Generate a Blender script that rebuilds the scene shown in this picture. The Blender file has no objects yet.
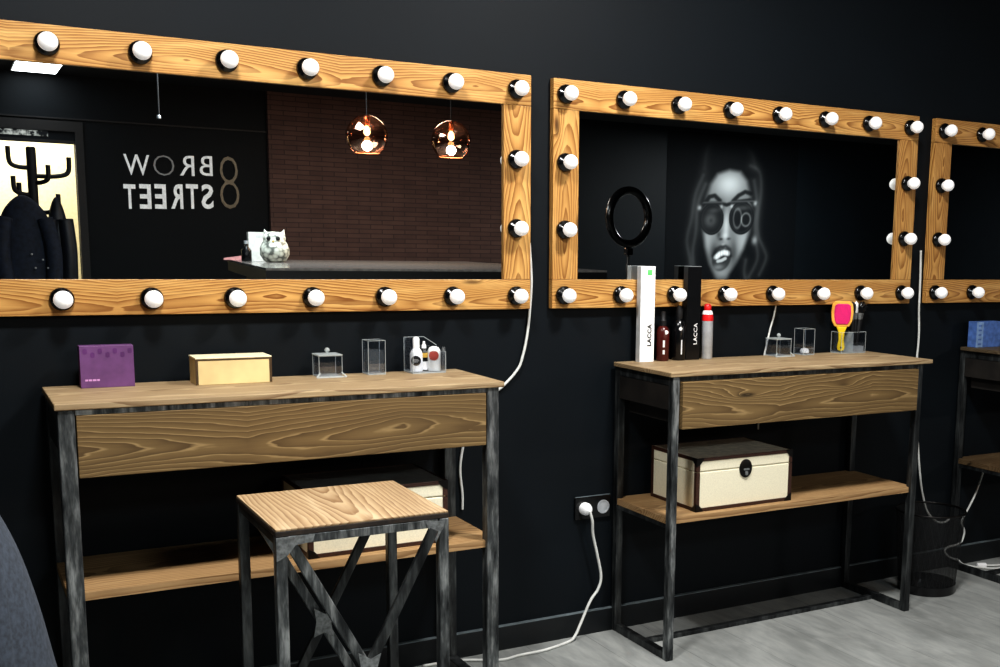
import bpy, bmesh, math, random
from mathutils import Vector, Matrix
random.seed(7)
sc = bpy.context.scene
COL = sc.collection
PI = math.pi

# ------------------------------------------------------------------ materials
def lin(c):
    def f(v):
        v = v / 255.0
        return v / 12.92 if v <= 0.04045 else ((v + 0.055) / 1.055) ** 2.4
    return (f(c[0]), f(c[1]), f(c[2]), 1.0)

class NT:
    def __init__(self, name):
        self.m = bpy.data.materials.new(name); self.m.use_nodes = True
        self.t = self.m.node_tree; self.t.nodes.clear()
        self.out = self.n('ShaderNodeOutputMaterial')
    def n(self, typ, **kw):
        nd = self.t.nodes.new(typ)
        for k, v in kw.items():
            if k.startswith('i_'):
                nd.inputs[k[2:].replace('_', ' ')].default_value = v
            else:
                setattr(nd, k, v)
        return nd
    def l(self, a, b): self.t.links.new(a, b)
    def math(self, op, a, b=None, c=None):
        nd = self.n('ShaderNodeMath', operation=op)
        for i, v in enumerate((a, b, c)):
            if v is None: continue
            if isinstance(v, (int, float)): nd.inputs[i].default_value = v
            else: self.l(v, nd.inputs[i])
        return nd.outputs[0]
    def noise(self, vec, scale, detail=2.0, rough=0.5, dist=0.0):
        nd = self.n('ShaderNodeTexNoise')
        nd.inputs['Scale'].default_value = scale; nd.inputs['Detail'].default_value = detail
        nd.inputs['Roughness'].default_value = rough; nd.inputs['Distortion'].default_value = dist
        self.l(vec, nd.inputs['Vector']); return nd.outputs['Fac']
    def ramp(self, fac, stops):
        nd = self.n('ShaderNodeValToRGB'); e = nd.color_ramp.elements
        while len(e) < len(stops): e.new(0.5)
        for el, (p, c) in zip(e, stops): el.position = p; el.color = c if len(c) == 4 else lin(c)
        self.l(fac, nd.inputs['Fac']); return nd.outputs['Color']
    def mix(self, fac, a, b, mode='MIX'):
        nd = self.n('ShaderNodeMix', data_type='RGBA', blend_type=mode)
        for v, i in ((fac, 0), (a, 6), (b, 7)):
            if isinstance(v, (int, float)): nd.inputs[i].default_value = v
            elif isinstance(v, tuple): nd.inputs[i].default_value = v if len(v) == 4 else lin(v)
            else: self.l(v, nd.inputs[i])
        return nd.outputs[2]
    def principled(self, **kw):
        p = self.n('ShaderNodeBsdfPrincipled')
        for k, v in kw.items():
            s = p.inputs[k.replace('_', ' ')]
            if isinstance(v, (int, float)): s.default_value = v
            elif isinstance(v, tuple): s.default_value = v if len(v) == 4 else lin(v)
            else: self.l(v, s)
        self.l(p.outputs[0], self.out.inputs[0]); self.p = p
        return p
    def bump(self, h, strength=0.2, dist=0.002):
        b = self.n('ShaderNodeBump'); b.inputs['Strength'].default_value = strength
        b.inputs['Distance'].default_value = dist
        self.l(h, b.inputs['Height']); self.l(b.outputs[0], self.p.inputs['Normal'])

def plain(name, c, rough=0.5, metal=0.0, var=0.12, scale=40.0, spec=0.5, emit=None, es=0.0):
    t = NT(name); tc = t.n('ShaderNodeTexCoord')
    f = t.noise(tc.outputs['Object'], scale, 3.0)
    a = tuple(max(0, v * (1 - var)) for v in c[:3]); b = tuple(min(255, v * (1 + var)) for v in c[:3])
    colr = t.ramp(f, [(0.3, a), (0.7, b)])
    p = t.principled(Base_Color=colr, Roughness=rough, Metallic=metal, Specular_IOR_Level=spec)
    if emit:
        p.inputs['Emission Color'].default_value = lin(emit); p.inputs['Emission Strength'].default_value = es
    return t.m

def emission(name, c, s):
    t = NT(name); e = t.n('ShaderNodeEmission'); e.inputs[0].default_value = lin(c); e.inputs[1].default_value = s
    t.l(e.outputs[0], t.out.inputs[0]); return t.m

def wood(name, axis, early, late, dark, freq=150.0, rough=0.55, seed=0.0, contrast=1.0, pale=None, spec=0.3, pith=0.016, lean=0.075, line=None):
    """flat-sawn softwood: growth rings round a pith that wanders below the board's face, so they
    run straight at the edges and close into long pointed arches along the middle; bent round knots"""
    t = NT(name); at = t.n('ShaderNodeAttribute', attribute_name='board'); oi = t.n('ShaderNodeObjectInfo')
    sep = t.n('ShaderNodeSeparateXYZ'); t.l(at.outputs['Vector'], sep.inputs[0])
    order = {'X': (0, 1, 2), 'Y': (1, 0, 2), 'Z': (2, 0, 1)}[axis]
    L, A, B = [sep.outputs[i] for i in order]
    if axis == 'X': A = t.math('ADD', A, B)                      # the front face of a board shows its height as well
    def vec(kl, ka):
        c = t.n('ShaderNodeCombineXYZ'); t.l(t.math('MULTIPLY', L, kl), c.inputs[0]); t.l(t.math('MULTIPLY', A, ka), c.inputs[1]); t.l(t.math('MULTIPLY', B, ka), c.inputs[2]); return c.outputs[0]
    L = t.math('ADD', L, t.math('MULTIPLY_ADD', oi.outputs['Random'], 23.0, seed))
    slow = t.noise(vec(1.7, 2.0), 1.0, 1.0, 0.4); mid = t.noise(vec(4.5, 26.0), 1.0, 2.0, 0.5); tiny = t.noise(vec(16.0, 70.0), 1.0, 2.0, 0.5)
    vo = t.n('ShaderNodeTexVoronoi', feature='F1'); vo.inputs['Scale'].default_value = 1.0; t.l(vec(2.6, 9.0), vo.inputs['Vector'])
    kd = vo.outputs['Distance']; kb = t.math('POWER', 2.718, t.math('MULTIPLY', kd, -7.0))
    a2 = t.math('ADD', A, t.math('MULTIPLY', t.math('SUBTRACT', slow, 0.5), 0.09))
    tri = t.math('ABSOLUTE', t.math('SUBTRACT', t.math('FRACT', t.math('MULTIPLY', L, 1.45)), 0.5))
    b2 = t.math('ADD', t.math('MULTIPLY_ADD', tri, lean, pith), B)
    r = t.math('SQRT', t.math('ADD', t.math('MULTIPLY', a2, a2), t.math('MULTIPLY', b2, b2)))
    f = t.math('MULTIPLY', r, freq)
    f = t.math('ADD', f, t.math('MULTIPLY', t.math('SUBTRACT', mid, 0.5), 1.5))
    f = t.math('ADD', f, t.math('MULTIPLY', t.math('SUBTRACT', tiny, 0.5), 0.35))
    f = t.math('ADD', f, t.math('MULTIPLY', kb, 4.0))
    ring = t.math('FRACT', f)
    mixc = lambda a, b, k: tuple(a[i] * (1 - k) + b[i] * k for i in range(3))
    c = t.ramp(ring, [(0.0, line or early), (0.10, early), (0.55, mixc(early, late, 0.35)), (0.88, late), (0.96, line or late), (1.0, line or early)])
    patch = t.noise(vec(1.3, 7.0), 1.0, 2.0, 0.5)
    c = t.mix(t.ramp(patch, [(0.38, (0, 0, 0)), (0.68, (165, 165, 165))]), c, mixc(early, late, 0.45))
    fib = t.noise(vec(9.0, 300.0), 1.0, 3.0, 0.6)
    c = t.mix(t.math('MULTIPLY', fib, 0.32 * contrast), c, dark)
    blot = t.noise(vec(1.6, 12.0), 1.0, 3.0, 0.6)
    c = t.mix(t.ramp(blot, [(0.48, (0, 0, 0)), (0.78, (150, 150, 150))]), c, dark)
    if pale:
        pb = t.noise(vec(2.3, 18.0), 1.3, 4.0, 0.65)
        c = t.mix(t.ramp(pb, [(0.52, (0, 0, 0)), (0.74, (190, 190, 190))]), c, pale)
    core = t.ramp(kd, [(0.0, (255, 255, 255)), (0.05, (215, 215, 215)), (0.10, (0, 0, 0))])
    c = t.mix(core, c, tuple(v * 0.5 for v in dark))
    t.principled(Base_Color=c, Roughness=rough, Specular_IOR_Level=spec)
    t.bump(t.math('ADD', t.math('MULTIPLY', ring, 0.5), t.math('MULTIPLY', fib, 0.8)), 0.10, 0.001)
    return t.m

def steel(name, light, mid, dark, metal=0.55, scale=1.0, rough=0.42):
    t = NT(name); tc = t.n('ShaderNodeTexCoord'); oi = t.n('ShaderNodeObjectInfo')
    va = t.n('ShaderNodeVectorMath', operation='ADD'); t.l(tc.outputs['Object'], va.inputs[0])
    cx = t.n('ShaderNodeCombineXYZ'); r = t.math('MULTIPLY', oi.outputs['Random'], 31.0)
    for i in range(3): t.l(r, cx.inputs[i])
    t.l(cx.outputs[0], va.inputs[1])
    mp = t.n('ShaderNodeMapping'); mp.inputs['Scale'].default_value = (55 * scale, 55 * scale, 9 * scale); t.l(va.outputs[0], mp.inputs[0])
    n1 = t.noise(mp.outputs[0], 1.0, 4.0, 0.65)
    mp2 = t.n('ShaderNodeMapping'); mp2.inputs['Scale'].default_value = (6, 6, 7); t.l(va.outputs[0], mp2.inputs[0])
    n2 = t.noise(mp2.outputs[0], 1.0, 3.0, 0.55)
    c = t.ramp(n1, [(0.34, dark), (0.5, mid), (0.68, light)])
    c = t.mix(t.ramp(n2, [(0.42, (0, 0, 0)), (0.6, (170, 170, 170))]), c, dark)
    t.principled(Base_Color=c, Roughness=rough, Metallic=metal)
    t.bump(n1, 0.15, 0.001)
    return t.m

def glassy(name, tint=(250, 252, 255), fac=0.08, rough=0.02, gl=(255, 255, 255), edge=0.5):
    """thin clear wall: see-through face-on, mirror-like at grazing angles"""
    t = NT(name); tc = t.n('ShaderNodeTexCoord')
    tr = t.n('ShaderNodeBsdfTransparent'); tr.inputs[0].default_value = lin(tint)
    g = t.n('ShaderNodeBsdfGlossy'); g.inputs['Color'].default_value = lin(gl); g.inputs['Roughness'].default_value = rough
    lw = t.n('ShaderNodeLayerWeight'); lw.inputs['Blend'].default_value = 0.35
    f = t.math('MULTIPLY_ADD', t.math('POWER', lw.outputs['Facing'], 2.0), edge, fac)
    nz = t.noise(tc.outputs['Object'], 60.0, 2.0)
    f = t.math('MULTIPLY', f, t.math('MULTIPLY_ADD', nz, 0.4, 0.8))
    ms = t.n('ShaderNodeMixShader'); t.l(f, ms.inputs[0]); t.l(tr.outputs[0], ms.inputs[1]); t.l(g.outputs[0], ms.inputs[2])
    t.l(ms.outputs[0], t.out.inputs[0]); return t.m

def mixed_clear(name, c, alpha, rough=0.3):
    """part see-through solid colour (clear plastic edges, fine wire mesh seen from afar)"""
    t = NT(name); tc = t.n('ShaderNodeTexCoord')
    tr = t.n('ShaderNodeBsdfTransparent')
    p = t.n('ShaderNodeBsdfPrincipled'); p.inputs['Base Color'].default_value = lin(c); p.inputs['Roughness'].default_value = rough
    nz = t.noise(tc.outputs['Object'], 90.0, 3.0)
    f = t.math('MULTIPLY', t.math('MULTIPLY_ADD', nz, 0.6, 0.7), alpha)
    ms = t.n('ShaderNodeMixShader'); t.l(f, ms.inputs[0]); t.l(tr.outputs[0], ms.inputs[1]); t.l(p.outputs[0], ms.inputs[2])
    t.l(ms.outputs[0], t.out.inputs[0]); return t.m

M = {}
def build_materials():
    # painted wall: near black, slightly blue, faint roller mottling
    t = NT('black_wall_paint'); tc = t.n('ShaderNodeTexCoord')
    n = t.noise(tc.outputs['Object'], 2.2, 4.0, 0.6); n2 = t.noise(tc.outputs['Object'], 160.0, 2.0)
    c = t.ramp(n, [(0.3, (8, 15, 20)), (0.7, (11, 19, 25))])
    t.principled(Base_Color=c, Roughness=0.6, Specular_IOR_Level=0.22); t.bump(n2, 0.08, 0.001); M['wall'] = t.m
    M['base'] = plain('black_baseboard_paint', (9, 15, 19), 0.45)
    M['base_edge'] = plain('baseboard_top_edge', (104, 114, 118), 0.35)  # highlight along a top edge, put into the colour
    M['ceil'] = plain('ceiling_paint', (13, 15, 18), 0.8)
    # grey plank floor, boards running away from the mirrors' wall
    t = NT('grey_plank_floor'); tc = t.n('ShaderNodeTexCoord'); mp = t.n('ShaderNodeMapping')
    mp.inputs['Rotation'].default_value = (0, 0, PI / 2); t.l(tc.outputs['Object'], mp.inputs[0])
    br = t.n('ShaderNodeTexBrick'); t.l(mp.outputs[0], br.inputs['Vector'])
    br.offset = 0.37; br.inputs['Scale'].default_value = 1.0; br.inputs['Brick Width'].default_value = 1.25; br.inputs['Row Height'].default_value = 0.19
    br.inputs['Mortar Size'].default_value = 0.0012; br.inputs['Mortar Smooth'].default_value = 0.3
    br.inputs['Color1'].default_value = lin((148, 151, 149)); br.inputs['Color2'].default_value = lin((136, 139, 137)); br.inputs['Mortar'].default_value = lin((92, 94, 94))
    m2 = t.n('ShaderNodeMapping'); m2.inputs['Scale'].default_value = (34, 7.0, 1); t.l(tc.outputs['Object'], m2.inputs[0])
    g = t.noise(m2.outputs[0], 1.0, 5.0, 0.65, 0.6)
    m3 = t.n('ShaderNodeMapping'); m3.inputs['Scale'].default_value = (6, 2.6, 1); t.l(tc.outputs['Object'], m3.inputs[0])
    g2 = t.noise(m3.outputs[0], 1.0, 4.0, 0.6, 1.2)
    c = t.mix(t.ramp(g, [(0.35, (0, 0, 0)), (0.72, (200, 200, 200))]), br.outputs['Color'], (182, 184, 180))
    c = t.mix(t.ramp(g2, [(0.4, (0, 0, 0)), (0.66, (190, 190, 190))]), c, (104, 107, 105))
    t.principled(Base_Color=c, Roughness=0.5, Specular_IOR_Level=0.35); t.bump(g, 0.1, 0.001); M['floor'] = t.m
    # dark brick cladding
    t = NT('dark_brick'); tc = t.n('ShaderNodeTexCoord'); mp = t.n('ShaderNodeMapping'); mp.inputs['Rotation'].default_value = (PI / 2, 0, 0)
    t.l(tc.outputs['Object'], mp.inputs[0])
    br = t.n('ShaderNodeTexBrick'); t.l(mp.outputs[0], br.inputs['Vector']); br.inputs['Scale'].default_value = 1.0
    br.inputs['Brick Width'].default_value = 0.22; br.inputs['Row Height'].default_value = 0.042; br.inputs['Mortar Size'].default_value = 0.004
    br.inputs['Color1'].default_value = lin((112, 84, 76)); br.inputs['Color2'].default_value = lin((98, 72, 66)); br.inputs['Mortar'].default_value = lin((72, 55, 51))
    nz = t.noise(tc.outputs['Object'], 7.0, 4.0)
    c = t.mix(t.ramp(nz, [(0.35, (0, 0, 0)), (0.75, (150, 150, 150))]), br.outputs['Color'], (58, 46, 44))
    t.principled(Base_Color=c, Roughness=0.8); M['brick'] = t.m
    honey = dict(early=(222, 174, 104), late=(134, 86, 40), dark=(118, 76, 36), freq=150.0, rough=0.42, pale=(236, 196, 126))
    M['frame_x'] = wood('honey_pine_along', 'X', **honey); M['frame_z'] = wood('honey_pine_upright', 'Z', seed=4.0, **honey)
    tb = dict(early=(186, 164, 128), late=(126, 102, 74), dark=(86, 66, 48), freq=95.0, pale=(222, 200, 162), seed=2.0, rough=0.6)
    M['top'] = wood('weathered_tabletop', 'X', **tb)
    dr = dict(early=(132, 109, 72), late=(94, 74, 47), dark=(62, 47, 30), freq=80.0, seed=9.0, rough=0.6, line=(172, 146, 102), pith=0.02, lean=0.09)
    M['drawer'] = wood('stained_drawer_board', 'X', **dr)
    sh = dict(early=(192, 158, 114), late=(136, 104, 68), dark=(90, 68, 46), freq=95.0, pale=(212, 180, 134), seed=5.0)
    M['shelf'] = wood('golden_shelf_board', 'X', **sh)
    M['stool'] = wood('stool_seat_board', 'Y', (198, 174, 138), (136, 106, 74), (106, 80, 56), freq=100.0, pale=(214, 194, 160), seed=7.0)
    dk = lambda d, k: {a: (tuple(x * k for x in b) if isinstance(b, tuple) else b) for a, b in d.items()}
    M['top_dark'] = wood('dark_stained_tabletop', 'X', **dk(tb, 0.56)); M['drawer_dark'] = wood('dark_stained_drawer', 'X', **dk(dr, 0.42)); M['shelf_dark'] = wood('dark_stained_shelf', 'X', **dk(sh, 0.58))  # right table's shade put into darker copies of the same woods
    for k in ('frame_x', 'frame_z', 'top', 'drawer', 'shelf', 'stool', 'top_dark', 'drawer_dark', 'shelf_dark'): M[k]['board'] = True
    M['side'] = plain('dark_stained_side', (34, 31, 28), 0.6, var=0.25, scale=18)
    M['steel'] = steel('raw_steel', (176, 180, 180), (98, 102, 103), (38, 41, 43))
    M['steel_dark'] = steel('raw_steel_dark', (98, 102, 102), (58, 61, 62), (26, 28, 30), scale=0.8)  # darker copy of the same steel, shade put into its colour
    M['weld'] = plain('ground_weld_steel', (134, 138, 139), 0.45, 0.6, var=0.2, scale=120)
    M['rim'] = plain('dark_seat_edge', (44, 36, 30), 0.5, var=0.3, scale=60)
    # mirror
    t = NT('mirror_silver'); g = t.n('ShaderNodeBsdfGlossy'); g.inputs['Roughness'].default_value = 0.0
    tc = t.n('ShaderNodeTexCoord'); nz = t.noise(tc.outputs['Object'], 1.5, 2.0)
    c = t.ramp(nz, [(0.0, (222, 228, 228)), (1.0, (232, 236, 236))]); t.l(c, g.inputs['Color']); t.l(g.outputs[0], t.out.inputs[0]); M['mirror'] = t.m
    M['socket_blk'] = plain('black_porcelain', (11, 11, 12), 0.18, spec=0.6)
    M['bulb'] = plain('frosted_white_bulb', (246, 246, 244), 0.3, var=0.02, emit=(255, 255, 255), es=0.28)  # unlit bulbs, brightened by a slight glow added to the white
    M['white'] = plain('white_gloss_card', (246, 247, 247), 0.35, var=0.02, emit=(255, 255, 255), es=0.10)  # card brightened by a slight glow added to its white
    M['offwhite'] = plain('white_plastic', (226, 228, 226), 0.4, var=0.04)
    M['cable'] = plain('white_cable', (214, 216, 212), 0.5, var=0.05)
    M['black'] = plain('black_gloss', (12, 13, 15), 0.22)
    M['blackmat'] = plain('black_matte', (17, 18, 20), 0.55)
    M['grey_side'] = plain('grey_card_side', (206, 210, 212), 0.5, var=0.05)
    M['ink'] = plain('black_print', (16, 16, 18), 0.5)
    M['print_w'] = plain('white_print', (232, 232, 230), 0.5, emit=(255, 255, 255), es=0.05)  # faint glow added to the print colour
    M['green'] = plain('green_sticker', (110, 214, 120), 0.5)
    M['purple'] = plain('purple_card', (108, 70, 118), 0.45, var=0.06)
    M['purple_d'] = plain('purple_card_pattern', (92, 48, 104), 0.45)
    M['purple_l'] = plain('purple_print', (214, 160, 212), 0.5)
    M['pale_wood'] = plain('pale_plywood', (226, 204, 150), 0.5, var=0.06, scale=12)
    M['pale_lid'] = plain('pale_lid', (244, 232, 196), 0.5, var=0.03)
    M['dark_edge'] = plain('dark_box_edge', (74, 56, 32), 0.6)
    M['clear'] = glassy('clear_acrylic', fac=0.05, edge=0.35)
    M['clear_edge'] = mixed_clear('clear_acrylic_edge', (214, 222, 222), 0.40)
    M['cotton'] = plain('cotton_pads', (232, 230, 224), 0.9)
    M['maroon'] = plain('dark_red_bottle', (74, 24, 20), 0.25)
    M['silver'] = plain('brushed_silver', (186, 190, 194), 0.38, 0.35, var=0.08)
    M['red'] = plain('red_plastic', (206, 32, 34), 0.35)
    M['amber'] = plain('amber_label', (206, 166, 74), 0.4)
    M['redlabel'] = plain('muted_red_label', (168, 72, 62), 0.5)
    M['pink'] = plain('pink_cushion', (226, 38, 124), 0.5, var=0.14, scale=500)
    M['yellow'] = plain('yellow_plastic', (240, 206, 40), 0.35, var=0.04)
    M['peach'] = plain('orange_yellow_rim', (246, 186, 84), 0.35, var=0.04)
    M['cream'] = plain('cream_leatherette', (236, 230, 204), 0.55, var=0.03, scale=300)
    M['brown'] = plain('dark_brown_leather_trim', (58, 34, 24), 0.5, var=0.2, scale=200)
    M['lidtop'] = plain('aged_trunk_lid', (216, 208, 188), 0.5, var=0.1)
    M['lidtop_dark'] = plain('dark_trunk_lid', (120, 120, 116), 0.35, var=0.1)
    M['darkmetal'] = plain('blackened_metal', (22, 20, 19), 0.35, 0.5)
    M['blue'] = plain('blue_card', (84, 116, 178), 0.45, var=0.12, scale=60)
    M['blue_l'] = plain('pale_blue_card', (132, 162, 204), 0.45, var=0.1, scale=60)
    M['cloth'] = plain('slate_grey_cloth', (56, 63, 73), 0.9, var=0.18, scale=140)
    M['mesh'] = mixed_clear('fine_black_wire_mesh', (16, 18, 20), 0.5, 0.5)
    M['copper_glass'] = glassy('copper_tinted_glass', (240, 220, 208), 0.22, 0.03, (255, 216, 194), 0.9)
    M['filament'] = emission('warm_lamp_bulb', (255, 214, 160), 10.0)
    M['copper'] = plain('copper_fitting', (190, 116, 82), 0.25, 0.8)
    M['counter'] = plain('grey_gloss_counter', (124, 120, 117), 0.14, spec=0.6)
    M['counter_body'] = plain('black_counter_front', (14, 15, 17), 0.5)
    M['panel'] = emission('ceiling_panel_light', (250, 252, 255), 9.0)
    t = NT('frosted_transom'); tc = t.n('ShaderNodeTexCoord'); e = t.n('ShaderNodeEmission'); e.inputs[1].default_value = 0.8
    t.l(t.ramp(t.noise(tc.outputs['Object'], 16.0, 3.0, 0.6), [(0.42, (40, 42, 44)), (0.56, (228, 230, 224))]), e.inputs[0]); t.l(e.outputs[0], t.out.inputs[0]); M['transom'] = t.m  # pale light on the wall put in as a mottled glow
    M['corr'] = plain('cream_corridor_wall', (242, 228, 190), 0.8, var=0.04)
    M['letter'] = plain('white_sign_letter', (226, 230, 232), 0.4, emit=(255, 255, 255), es=0.30)  # letters and numeral have a slight glow added to their colour
    M['letter_dim'] = plain('grey_sign_letter', (120, 124, 126), 0.4, 0.2, emit=(255, 255, 255), es=0.05)
    M['letter_gold'] = plain('bronze_sign_numeral', (104, 98, 84), 0.4, 0.3, emit=(255, 240, 210), es=0.03)
    M['jacket'] = plain('black_quilted_jacket', (22, 26, 36), 0.5, var=0.3, scale=14)
    M['denim'] = plain('dark_navy_denim', (26, 34, 50), 0.8, var=0.25, scale=30)
    t = NT('spotted_ceramic'); tc = t.n('ShaderNodeTexCoord'); vo = t.n('ShaderNodeTexVoronoi'); vo.inputs['Scale'].default_value = 38.0; t.l(tc.outputs['Object'], vo.inputs['Vector'])
    t.principled(Base_Color=t.ramp(vo.outputs['Distance'], [(0.2, (240, 242, 230)), (0.5, (206, 208, 196)), (0.72, (110, 112, 106))]), Roughness=0.3); M['owl'] = t.m
    M['pinkpaper'] = plain('pale_pink_card', (220, 160, 160), 0.5)
    # mural: reads the painted picture held on the mesh
    t = NT('mural_paint'); at = t.n('ShaderNodeAttribute', attribute_name='paint')
    t.principled(Base_Color=at.outputs['Color'], Roughness=0.7, Specular_IOR_Level=0.1); M['mural'] = t.m
build_materials()

# ------------------------------------------------------------------ mesh helpers
def newobj(name, bm, mat, parent=None, smooth=False, bevel=0.0, loc=None, rot=None, seg=2):
    me = bpy.data.meshes.new(name); bmesh.ops.recalc_face_normals(bm, faces=bm.faces[:])
    bm.to_mesh(me); bm.free()
    if mat is not None and mat.get('board'):
        lo = [min(v.co[k] for v in me.vertices) for k in range(3)]; hi = [max(v.co[k] for v in me.vertices) for k in range(3)]
        a = me.attributes.new('board', 'FLOAT_VECTOR', 'POINT')
        for v in me.vertices: a.data[v.index].vector = [v.co[k] - (lo[k] + hi[k]) / 2 for k in range(3)]
    if mat is not None: me.materials.append(mat)
    o = bpy.data.objects.new(name, me); COL.objects.link(o)
    if smooth:
        for p in me.polygons: p.use_smooth = True
    if bevel > 0:
        b = o.modifiers.new('bevel', 'BEVEL'); b.width = bevel; b.segments = seg; b.limit_method = 'ANGLE'; b.angle_limit = math.radians(40)
    if parent is not None: o.parent = parent
    if loc is not None: o.location = loc
    if rot is not None: o.rotation_euler = rot
    return o

def box_into(bm, x0, x1, y0, y1, z0, z1):
    v = [bm.verts.new((x, y, z)) for z in (z0, z1) for y in (y0, y1) for x in (x0, x1)]
    for f in ((0, 1, 3, 2), (4, 6, 7, 5), (0, 4, 5, 1), (2, 3, 7, 6), (0, 2, 6, 4), (1, 5, 7, 3)):
        bm.faces.new([v[i] for i in f])
def box(name, x0, x1, y0, y1, z0, z1, mat, parent=None, bevel=0.0):
    bm = bmesh.new(); box_into(bm, x0, x1, y0, y1, z0, z1); return newobj(name, bm, mat, parent, bevel=bevel)

def bar_into(bm, a, b, w, d=None, up=(0, 1, 0)):
    """square tube between two points"""
    d = d or w; a = Vector(a); b = Vector(b); t = (b - a).normalized(); u = Vector(up)
    s = t.cross(u)
    if s.length < 1e-4: s = t.cross(Vector((1, 0, 0)))
    s.normalize(); u = s.cross(t).normalized()
    ring = []
    for p in (a, b):
        ring.append([bm.verts.new(p + s * (i * w / 2) + u * (j * d / 2)) for i, j in ((-1, -1), (1, -1), (1, 1), (-1, 1))])
    for k in range(4):
        bm.faces.new((ring[0][k], ring[0][(k + 1) % 4], ring[1][(k + 1) % 4], ring[1][k]))
    bm.faces.new(ring[0][::-1]); bm.faces.new(ring[1])
def bar(name, a, b, w, mat, parent=None, d=None, up=(0, 1, 0), bevel=0.002):
    bm = bmesh.new(); bar_into(bm, a, b, w, d, up); return newobj(name, bm, mat, parent, bevel=bevel)

def lathe_into(bm, prof, n=24, mtx=None, cap0=True, cap1=True):
    rings = []
    for r, z in prof:
        rg = []
        for i in range(n):
            a = 2 * PI * i / n; p = Vector((r * math.cos(a), r * math.sin(a), z))
            rg.append(bm.verts.new(mtx @ p if mtx else p))
        rings.append(rg)
    for r0, r1 in zip(rings, rings[1:]):
        for i in range(n): bm.faces.new((r0[i], r0[(i + 1) % n], r1[(i + 1) % n], r1[i]))
    if cap0: bm.faces.new(rings[0][::-1])
    if cap1: bm.faces.new(rings[-1])
def lathe(name, prof, mat, parent=None, n=24, mtx=None, cap0=True, cap1=True, loc=None, rot=None):
    bm = bmesh.new(); lathe_into(bm, prof, n, mtx, cap0, cap1); o = newobj(name, bm, mat, parent, smooth=True, loc=loc, rot=rot)
    es = o.modifiers.new('edges', 'EDGE_SPLIT'); es.split_angle = math.radians(42); return o
def sphere_prof(r, n=10, z0=0.0, a0=-90, a1=90):
    out = []
    for i in range(n + 1):
        a = math.radians(a0 + (a1 - a0) * i / n); out.append((max(1e-4, r * math.cos(a)), z0 + r * math.sin(a)))
    return out

def catmull(pts, k=8):
    pts = [Vector(p) for p in pts]; out = []
    for i in range(len(pts) - 1):
        p0 = pts[max(0, i - 1)]; p1 = pts[i]; p2 = pts[i + 1]; p3 = pts[min(len(pts) - 1, i + 2)]
        for j in range(k):
            t = j / k
            out.append(0.5 * ((2 * p1) + (p2 - p0) * t + (2 * p0 - 5 * p1 + 4 * p2 - p3) * t * t + (3 * p1 - p0 - 3 * p2 + p3) * t ** 3))
    out.append(pts[-1]); return out
def tube_into(bm, pts, r, n=8, closed=False):
    rings = []; m = len(pts)
    N = None
    for i, p in enumerate(pts):
        if closed: t = (pts[(i + 1) % m] - pts[i - 1]).normalized()
        else: t = (pts[min(m - 1, i + 1)] - pts[max(0, i - 1)]).normalized()
        if N is None:
            N = t.cross(Vector((0, 0, 1)))
            if N.length < 1e-3: N = t.cross(Vector((1, 0, 0)))
        N = (N - t * N.dot(t)).normalized(); B = t.cross(N)
        rr = r[i] if isinstance(r, (list, tuple)) else r
        rings.append([bm.verts.new(p + (N * math.cos(2 * PI * k / n) + B * math.sin(2 * PI * k / n)) * rr) for k in range(n)])
    for i in range(m if closed else m - 1):
        a, b = rings[i], rings[(i + 1) % m]
        for k in range(n): bm.faces.new((a[k], a[(k + 1) % n], b[(k + 1) % n], b[k]))
    if not closed: bm.faces.new(rings[0][::-1]); bm.faces.new(rings[-1])
def tube(name, pts, r, mat, parent=None, k=8, n=8, closed=False, smooth_path=True):
    P = catmull(pts, k) if smooth_path else [Vector(p) for p in pts]
    if smooth_path and isinstance(r, (list, tuple)):
        r = [r[min(len(r) - 1, int(i / k))] for i in range(len(P))]
    bm = bmesh.new(); tube_into(bm, P, r, n, closed); return newobj(name, bm, mat, parent, smooth=True)

def prism_into(bm, poly, z0, z1, mtx=None):
    """polygon (x, y) pushed from z0 to z1"""
    f = (lambda p: mtx @ Vector(p)) if mtx else Vector
    lo = [bm.verts.new(f((x, y, z0))) for x, y in poly]; hi = [bm.verts.new(f((x, y, z1))) for x, y in poly]
    n = len(poly)
    for i in range(n): bm.faces.new((lo[i], lo[(i + 1) % n], hi[(i + 1) % n], hi[i]))
    bm.faces.new(lo[::-1]); bm.faces.new(hi)
def rrect(cx, cy, w, h, r, n=5):
    out = []
    for sx, sy, a in ((1, -1, -90), (1, 1, 0), (-1, 1, 90), (-1, -1, 180)):
        for i in range(n + 1):
            q = math.radians(a + 90 * i / n); out.append((cx + sx * (w / 2 - r) + r * math.cos(q), cy + sy * (h / 2 - r) + r * math.sin(q)))
    return out

def tag(o, label, cat, group=None, kind=None):
    if label: o['label'] = label
    if cat: o['category'] = cat
    if group: o['group'] = group
    if kind: o['kind'] = kind
    return o
def thing(name, label, cat, loc=(0, 0, 0), rotz=0.0, group=None):
    o = bpy.data.objects.new(name, None); COL.objects.link(o); o.location = loc; o.rotation_euler = (0, 0, rotz)
    o.empty_display_size = 0.05
    return tag(o, label, cat, group)
def struct(o): o['kind'] = 'structure'; return o
def kids(o): return [c for c in bpy.data.objects if c.parent == o]
def dup(root, loc, label=None, rotz=None, group=None):
    r = root.copy(); COL.objects.link(r); r.location = loc
    if rotz is not None: r.rotation_euler = (0, 0, rotz)
    if label: r['label'] = label
    if group: r['group'] = group
    def rec(src, dst):
        for ch in kids(src):
            c = ch.copy(); COL.objects.link(c); c.parent = dst; rec(ch, c)
    rec(root, r); return r

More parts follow.
